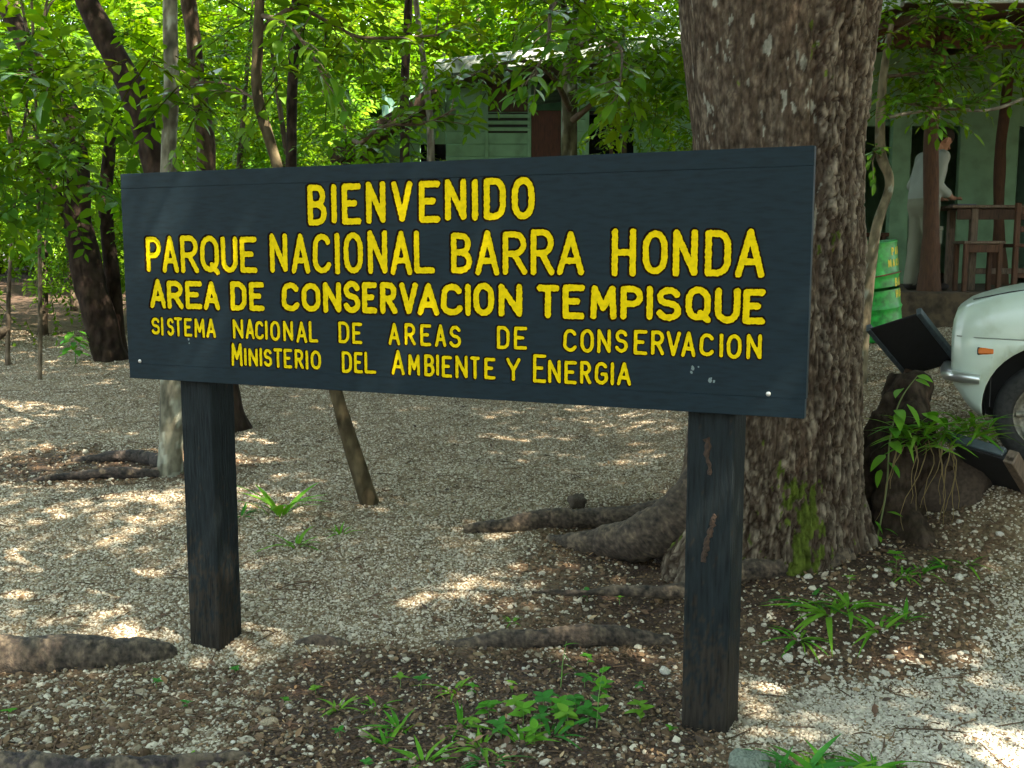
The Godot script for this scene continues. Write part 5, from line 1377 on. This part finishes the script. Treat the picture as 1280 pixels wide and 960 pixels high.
func build_panels() -> void:
	var t := thing("slanted_panel", "slanted display panel with its underside shade painted black beside the big trunk near drum", "panel", on_ground(2.36, -6.25))
	var o := t.position
	var a := Vector3(2.10, 1.12, -6.24) - o
	var e1 := Vector3(0.245, 0.115, 0.20); var e2 := Vector3(0.375, -0.285, -0.20)
	slab(t, "panel", a, e1, e2, 0.012, M.panel_shaded)
	var n := -e1.cross(e2).normalized()
	if n.y < 0: n = -n
	slab(t, "edge", a + e1 * 1.0 + n * 0.014 - e1.normalized() * 0.028, e1.normalized() * 0.03, e2 * 1.02, 0.05, M.panel_edge)
	slab(t, "edge", a + n * 0.014, e1.normalized() * 0.03, e2 * 1.0, 0.05, M.panel_edge)
	var lq := a + e1 * 0.15 + e2 * 0.85 + n * 0.02
	var lm := MB.new(); lm.box(Vector3.ZERO, Vector3(0.06, lq.y + 0.2, 0.06), Basis.IDENTITY, 0.004)
	part("leg", lm.mesh(M.wood_dark), t).position = Vector3(lq.x, (lq.y - 0.2) * 0.5 - 0.02, lq.z - 0.03)
	# sloping timber box by the car
	var t2 := thing("timber_ramp", "sloping weathered timber plank step below the car's front wheel", "plank", on_ground(2.62, -5.38))
	o = t2.position
	a = Vector3(2.30, 0.60, -5.46) - o
	e1 = Vector3(0.20, -0.045, 0.26); e2 = Vector3(0.46, -0.42, -0.29)
	n = e1.cross(e2).normalized()
	if n.y < 0: n = -n
	slab(t2, "plank", a, e1, e2, 0.03, M.panel_shaded)  # underside shade of the plank is put into its black colour
	slab(t2, "edge_plank", a + e1 - e1.normalized() * 0.05 + n * 0.012, e1.normalized() * 0.055, e2, 0.075, M.wood_grey)
	slab(t2, "edge_plank", a + n * 0.022 - e2.normalized() * 0.02, e1 * 0.98, e2.normalized() * 0.045, 0.05, M.panel_edge)
	# old stump with grass
	var sp := [[2.13, 0.10, -5.62, 0.27], [2.14, 0.30, -5.64, 0.21], [2.10, 0.50, -5.68, 0.18], [2.15, 0.68, -5.74, 0.15], [2.20, 0.82, -5.80, 0.13], [2.22, 0.89, -5.84, 0.08]]
	var b := on_ground(2.13, -5.62, -0.1)
	sp[0][1] = b.y
	var stp := thing("tree_stump", "dark rotten stump with overhanging grass beside the big trunk", "stump", b)
	var mb2 := MB.new(); var q2 := smooth_path(shift(sp, b), 24)
	mb2.tube(q2[0], q2[1], 64, 0.7, n_mid)
	for i in mb2.c.size():
		var f := n_mid.get_noise_3dv(mb2.v[i] * 150)
		mb2.v[i] += mb2.n[i] * (0.03 * n_mid.get_noise_3dv(mb2.v[i] * Vector3(60, 25, 60)) + 0.016 * f + 0.006 * n_mid.get_noise_3dv(mb2.v[i] * 500))
		mb2.c[i] = Color(0.05, 0.037, 0.027) * (1.0 + 0.8 * f)
	part("trunk", mb2.mesh(M.bark_big), stp)
	var r := RandomNumberGenerator.new(); r.seed = 17
	var bl := MB.new(); add_leaf(bl, Transform3D.IDENTITY, 1.0, 0.11, 0.3, 0.7, 8, 0.8)
	var blade := bl.mesh(null)
	var ov := MB.new(); add_leaf(ov, Transform3D.IDENTITY, 1.0, 0.42, 0.2, 0.25, 6, 0.9)
	var oval := ov.mesh(null)
	var gm := []
	for g in [[0.08, 0.24, 0.02], [0.13, 0.30, 0.025], [0.18, 0.33, 0.04]]:
		var m: StandardMaterial3D = M.weed.duplicate(); m.albedo_color = lin(g[0], g[1], g[2]); gm.append(m)
	var straw: StandardMaterial3D = M.weed.duplicate(); straw.albedo_color = lin(0.22, 0.17, 0.085)
	var gt := thing("stump_grass", "broad bladed grass with straw coloured roots hanging over the stump", "grass", Vector3(2.16, 0.62, -5.45))
	for k in 140:
		var a2 := r.randf_range(-0.5, PI + 0.5)
		var p := Vector3(r.randf_range(-0.10, 0.36), r.randf_range(-0.06, 0.06), r.randf_range(-0.06, 0.06))
		var lf := part("blade", blade, gt, gm[r.randi() % 3])
		lf.transform = Transform3D(facing(Vector3(cos(a2), r.randf_range(0.2, 1.7), absf(sin(a2)) * 0.8), r.randf_range(-0.5, 0.5)).scaled_local(Vector3(1.15, 1, 1) * r.randf_range(0.10, 0.22)), p)
	for k in 14:
		var p := Vector3(r.randf_range(-0.14, 0.16), r.randf_range(-0.05, 0.0), r.randf_range(0.02, 0.10))
		var pts := [p]; var rad := [0.003]
		var dr := Vector3(r.randf_range(-0.3, 0.3), -0.6, 0.7)
		var steps := r.randi_range(6, 11)
		for i in steps:
			dr = (dr + Vector3(r.randf_range(-0.45, 0.45), -0.45, r.randf_range(-0.35, 0.25))).normalized()
			p += dr * 0.045
			pts.append(p); rad.append(lerpf(0.0032, 0.0012, float(i) / steps) * r.randf_range(0.7, 1.2))
		var sm2 := MB.new(); sm2.tube(pts, rad, 5)
		part("root_strand", sm2.mesh(straw), gt)
	var bk := part("earth_bank", rock_mesh(415, mat(lin(0.06, 0.042, 0.028), 0.95, M.stone.albedo_texture, Vector3(2, 2, 2)), 0.8, 0.45), self)
	bk.scale = Vector3(0.30, 0.34, 0.24); bk.position = Vector3(2.40, 0.30, -5.58)
	bk.set_meta("kind", "structure")
	var cl := thing("creeper_plant", "leafy broadleaf plant sprouting between big trunk and stump", "plant", Vector3(1.95, 0.55, -5.42))
	var stm := MB.new(); var sq := smooth_path([[0, -0.5, 0, 0.005], [0.03, -0.2, 0.03, 0.005], [0.04, 0.05, 0.02, 0.0045], [0.09, 0.26, 0.0, 0.004], [0.17, 0.40, 0.02, 0.002]], 6)
	stm.tube(sq[0], sq[1], 6)
	part("stem", stm.mesh(mat(lin(0.12, 0.15, 0.05), 0.8)), cl)
	for q in [[0.02, -0.02, 0.13], [0.05, 0.05, 0.14], [0.0, -0.10, 0.1], [0.07, 0.22, 0.13], [0.09, 0.33, 0.12], [0.12, 0.25, 0.15], [0.2, 0.2, 0.14], [0.03, -0.42, 0.08], [-0.02, -0.38, 0.08], [0.04, -0.33, 0.09], [0.0, -0.46, 0.07], [0.17, 0.40, 0.1], [0.16, 0.38, 0.09], [0.28, 0.18, 0.12], [0.06, 0.12, 0.15], [0.08, 0.2, 0.14], [0.04, -0.06, 0.12]]:
		var lf := part("leaf", oval, cl, gm[r.randi() % 2])
		lf.transform = Transform3D(facing(Vector3(r.randf_range(-0.8, 1.0), r.randf_range(-0.7, 0.4), r.randf_range(0.2, 1.0)), r.randf_range(-0.4, 0.4)).scaled_local(Vector3.ONE * q[2]), Vector3(q[0], q[1], 0.02))
	# half-buried log at the left, small stub in the gravel
	var lb := on_ground(-2.0, -4.42)
	var lp := (shift([[-2.7, lb.y + 0.01, -4.40, 0.10], [-2.3, lb.y + 0.015, -4.38, 0.105], [-1.9, lb.y + 0.01, -4.42, 0.10], [-1.68, lb.y + 0.0, -4.45, 0.085], [-1.55, lb.y + 0.0, -4.47, 0.05], [-1.50, lb.y - 0.02, -4.48, 0.015]], lb))
	var lo := thing("buried_log", "rounded earth brown log half buried left of the left post", "log", lb)
	part("wood", root_mesh(lp, Color(0.062, 0.046, 0.032)), lo)
	var sb := part("root_stub", rock_mesh(401, mat(lin(0.075, 0.058, 0.042), 0.95, M.stone.albedo_texture, Vector3(2, 2, 2)), 0.8, 0.6), self)
	sb.scale = Vector3(0.085, 0.08, 0.06); sb.position = on_ground(0.41, -6.33, 0.05)
	tag(sb, "small dark broken root stub standing behind the long root", "stub")
	var fb := on_ground(-1.3, -3.25)
	var fp := (shift([[-2.1, fb.y + 0.02, -3.30, 0.055], [-1.6, fb.y + 0.03, -3.26, 0.055], [-1.3, fb.y + 0.02, -3.28, 0.045], [-0.95, fb.y - 0.01, -3.40, 0.03], [-0.75, fb.y - 0.04, -3.48, 0.02]], fb))
	var fo := thing("buried_log", "thin dark log sunk in pebbly soil in front of sign", "log", fb)
	part("wood", root_mesh(fp, Color(0.045, 0.033, 0.03)), fo)

# ------------------------------------------------------------------ car
func build_car() -> void:
	# local axes: nose at x = 0 pointing -x, length along +x, near side at +z
	var t := thing("parked_car", "small pale mint car with orange side marker parked before the porch", "car", Vector3.ZERO, -0.47)
	t.position = Vector3(2.91, 0.425, -5.55) - Basis(Vector3.UP, -0.47) * Vector3(0.52, 0, 0.72)
	var st := [ # x, bottom, belt, top, half width low, half width belt, half width top
		[0.0, 0.50, 0.70, 0.80, 0.62, 0.66, 0.50], [0.015, 0.42, 0.70, 0.85, 0.66, 0.70, 0.56], [0.06, 0.36, 0.69, 0.885, 0.70, 0.735, 0.62], [0.14, 0.27, 0.69, 0.915, 0.73, 0.755, 0.66], [0.28, 0.22, 0.685, 0.955, 0.745, 0.765, 0.68],
		[0.6, 0.21, 0.68, 1.01, 0.75, 0.77, 0.69], [1.0, 0.20, 0.68, 1.035, 0.75, 0.775, 0.70], [1.5, 0.20, 0.68, 1.04, 0.75, 0.78, 0.70], [2.3, 0.20, 0.68, 1.04, 0.75, 0.78, 0.70], [3.0, 0.21, 0.68, 1.03, 0.75, 0.775, 0.69], [3.45, 0.24, 0.68, 0.99, 0.73, 0.76, 0.67], [3.62, 0.32, 0.68, 0.93, 0.69, 0.73, 0.62], [3.66, 0.45, 0.68, 0.85, 0.64, 0.68, 0.55]]
	var rows := []
	for s in st:
		var r := []
		var half := []
		half.append(Vector2(s[4] * 0.86, s[1])); half.append(Vector2(s[4] * 0.97, s[1] + 0.03)); half.append(Vector2(s[4], s[1] + 0.07))
		half.append(Vector2(lerpf(s[4], s[5], 0.6), lerpf(s[1] + 0.07, s[2] - 0.02, 0.5)))
		half.append(Vector2(s[5], s[2] - 0.012)); half.append(Vector2(s[5] - 0.006, s[2])); half.append(Vector2(s[5] - 0.004, s[2] + 0.012))
		half.append(Vector2(lerpf(s[5], s[6], 0.25), lerpf(s[2], s[3], 0.5)))
		half.append(Vector2(lerpf(s[5], s[6], 0.62), lerpf(s[2], s[3], 0.86))); half.append(Vector2(s[6], s[3] - 0.012)); half.append(Vector2(s[6] * 0.9, s[3]))
		half.append(Vector2(s[6] * 0.5, s[3] + 0.012)); half.append(Vector2(0.0, s[3] + 0.016))
		for p in half: r.append(Vector3(s[0], p.y, p.x))
		for k in range(half.size() - 2, -1, -1): r.append(Vector3(s[0], half[k].y, -half[k].x))
		rows.append(r)
	var fine := []
	for j in rows.size() - 1:
		for k in 4:
			var f := k / 4.0
			var row := []
			for i in rows[0].size():
				var p0: Vector3 = rows[maxi(j - 1, 0)][i]; var p3: Vector3 = rows[mini(j + 2, rows.size() - 1)][i]
				row.append(rows[j][i].lerp(rows[j + 1][i], f) if j < 2 else rows[j][i].cubic_interpolate(rows[j + 1][i], p0, p3, f))
			fine.append(row)
	fine.append(rows[rows.size() - 1])
	var sv := SurfaceTool.new(); sv.begin(Mesh.PRIMITIVE_TRIANGLES); sv.set_smooth_group(0)
	var w: int = fine[0].size()
	for j in fine.size():
		for i in w: sv.add_vertex(fine[j][i])
	for j in fine.size() - 1:
		for i in w:
			var a := j * w + i; var b := j * w + (i + 1) % w
			for k in [a, b, b + w, a, b + w, a + w]: sv.add_index(k)
	for i in range(1, w - 1):
		for k in [0, i + 1, i]: sv.add_index(k)
		var e := (fine.size() - 1) * w
		for k in [e, e + i, e + i + 1]: sv.add_index(k)
	sv.generate_normals()
	var raw := sv.commit()
	var comb := CSGCombiner3D.new(); comb.name = "body"
	t.add_child(comb)
	var cm := CSGMesh3D.new(); cm.name = "shell"; cm.mesh = raw; cm.material = M.car; comb.add_child(cm)
	for x in [0.52, 2.82]:
		for s in [-1, 1]:
			var cy := CSGCylinder3D.new(); cy.name = "arch"
			cy.radius = 0.345; cy.height = 0.5; cy.sides = 40; cy.operation = CSGShape3D.OPERATION_SUBTRACTION
			cy.rotation.x = PI / 2; cy.position = Vector3(x, 0.33, s * 0.72); cy.material = M.dark
			comb.add_child(cy, true)
	# greenhouse
	var gh := MB.new()
	var lowp := [[1.05, 1.03, 0.69], [3.2, 1.02, 0.68]]; var topp := [[1.55, 1.42, 0.55], [2.95, 1.42, 0.55]]
	var q := func(a, s): return Vector3(a[0], a[1], a[2] * s)
	gh.poly([q.call(topp[0], 1), q.call(topp[1], 1), q.call(topp[1], -1), q.call(topp[0], -1)])
	for s in [1, -1]:
		var f := [q.call(lowp[0], s), q.call(lowp[1], s), q.call(topp[1], s), q.call(topp[0], s)]
		if s < 0: f.reverse()
		gh.poly(f)
	gh.poly([q.call(lowp[0], -1), q.call(lowp[0], 1), q.call(topp[0], 1), q.call(topp[0], -1)])
	gh.poly([q.call(lowp[1], 1), q.call(lowp[1], -1), q.call(topp[1], -1), q.call(topp[1], 1)])
	part("cabin", gh.mesh(M.car), t)
	for s in [1.0, -1.0]:
		var wm := MB.new()
		for seg in [[0.06, 0.47], [0.52, 0.94]]:
			var A := Vector3(lerpf(1.05, 3.2, seg[0]), 1.06, 0.685 * s); var B := Vector3(lerpf(1.05, 3.2, seg[1]), 1.06, 0.685 * s)
			var C := Vector3(lerpf(1.55, 2.95, seg[1]), 1.39, 0.572 * s); var D := Vector3(lerpf(1.55, 2.95, seg[0]), 1.39, 0.572 * s)
			var f := [A, B, C, D]
			if s < 0: f.reverse()
			wm = MB.new(); wm.poly(f)
			part("side_window", wm.mesh(mat(lin(0.02, 0.025, 0.025), 0.08)), t)
	var ws := MB.new(); ws.poly([Vector3(1.10, 1.06, -0.6), Vector3(1.10, 1.06, 0.6), Vector3(1.525, 1.39, 0.5), Vector3(1.525, 1.39, -0.5)])
	for i in ws.v.size(): ws.v[i].x -= 0.03
	part("windscreen", ws.mesh(mat(lin(0.02, 0.025, 0.025), 0.08)), t)
	# bonnet seam, marker, bumper, headlights, grille
	var sm := MB.new()
	sm.tube([Vector3(0.10, 0.905, 0.636), Vector3(0.28, 0.949, 0.672), Vector3(0.6, 1.003, 0.682), Vector3(1.0, 1.028, 0.692)], [0.004, 0.004, 0.004, 0.004], 5)
	part("bonnet_seam", sm.mesh(M.rubber), t)
	var am := bx(t, "side_marker", Vector3(0.185, 0.628, 0.752), Vector3(0.082, 0.036, 0.026), M.amber, Basis(Vector3.UP, 0.06), 0.01)
	bx(am, "marker_frame", Vector3(0, 0, -0.006), Vector3(0.092, 0.046, 0.018), M.rubber, Basis(Vector3.UP, 0.06), 0.006)
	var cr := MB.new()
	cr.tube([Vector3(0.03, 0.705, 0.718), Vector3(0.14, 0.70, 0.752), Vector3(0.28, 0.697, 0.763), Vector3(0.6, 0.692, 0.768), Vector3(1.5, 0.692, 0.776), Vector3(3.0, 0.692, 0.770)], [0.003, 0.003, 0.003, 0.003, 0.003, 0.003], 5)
	part("crease_shade", cr.mesh(mat(lin(0.16, 0.19, 0.17), 0.6)), t)  # darker strip of body colour paints the shade along the pressed crease
	var pg := MB.new()
	pg.tube([Vector3(0.215, 0.60, 0.757), Vector3(0.215, 0.45, 0.748), Vector3(0.215, 0.32, 0.738)], [0.002, 0.002, 0.002], 5)
	part("panel_gap", pg.mesh(M.rubber), t)
	var bp := MB.new()
	bp.tube([Vector3(0.16, 0.47, 0.755), Vector3(0.05, 0.48, 0.752), Vector3(-0.01, 0.485, 0.69), Vector3(-0.04, 0.485, 0.4), Vector3(-0.05, 0.485, 0.0), Vector3(-0.04, 0.485, -0.4), Vector3(-0.01, 0.485, -0.69), Vector3(0.05, 0.48, -0.752), Vector3(0.16, 0.47, -0.755)], [0.027, 0.031, 0.033, 0.033, 0.033, 0.033, 0.033, 0.031, 0.027], 12)
	part("bumper", bp.mesh(M.chrome), t)
	for s in [-1, 1]:
		var hl := MB.new(); hl.lathe([Vector2(0.09, 0), Vector2(0.088, 0.02), Vector2(0.06, 0.035), Vector2(0.001, 0.042)], 20, Transform3D(Basis(Vector3.BACK, PI / 2), Vector3(0.03, 0.70, s * 0.44)))
		part("headlight", hl.mesh(M.chrome), t)
	for k in 5:
		bx(t, "grille_bar", Vector3(-0.002, 0.62 + 0.03 * k, 0), Vector3(0.012, 0.012, 0.66), M.chrome)
	# wheels
	for x in [0.52, 2.82]:
		for s in [-1.0, 1.0]:
			var wn := Node3D.new(); wn.name = "wheel"; t.add_child(wn, true)
			wn.position = Vector3(x, 0.283, s * 0.655)
			wn.rotation = Vector3(PI / 2 * s, 0, 0)
			var ty := MB.new()
			ty.lathe([Vector2(0.185, -0.07), Vector2(0.20, -0.082), Vector2(0.25, -0.085), Vector2(0.275, -0.07), Vector2(0.287, -0.045), Vector2(0.289, 0.0), Vector2(0.287, 0.045), Vector2(0.275, 0.07), Vector2(0.25, 0.085), Vector2(0.205, 0.082), Vector2(0.19, 0.07), Vector2(0.182, 0.04), Vector2(0.18, -0.04), Vector2(0.185, -0.07)], 40)
			part("tyre", ty.mesh(M.tyre), wn)
			var rm := MB.new()
			rm.lathe([Vector2(0.001, 0.045), Vector2(0.04, 0.045), Vector2(0.05, 0.03), Vector2(0.06, 0.012), Vector2(0.15, 0.0), Vector2(0.165, 0.03), Vector2(0.182, 0.058), Vector2(0.19, 0.06), Vector2(0.19, 0.045)], 32)
			for k in 8:
				var a := TAU * k / 8
				var p := Vector3(cos(a), 0, sin(a))
				rm.tube([p * 0.05 + Vector3(0, 0.035, 0), p * 0.11 + Vector3(0, 0.038, 0), p * 0.172 + Vector3(0, 0.045, 0)], [0.018, 0.014, 0.018], 6)
			part("rim", rm.mesh(M.rim), wn)
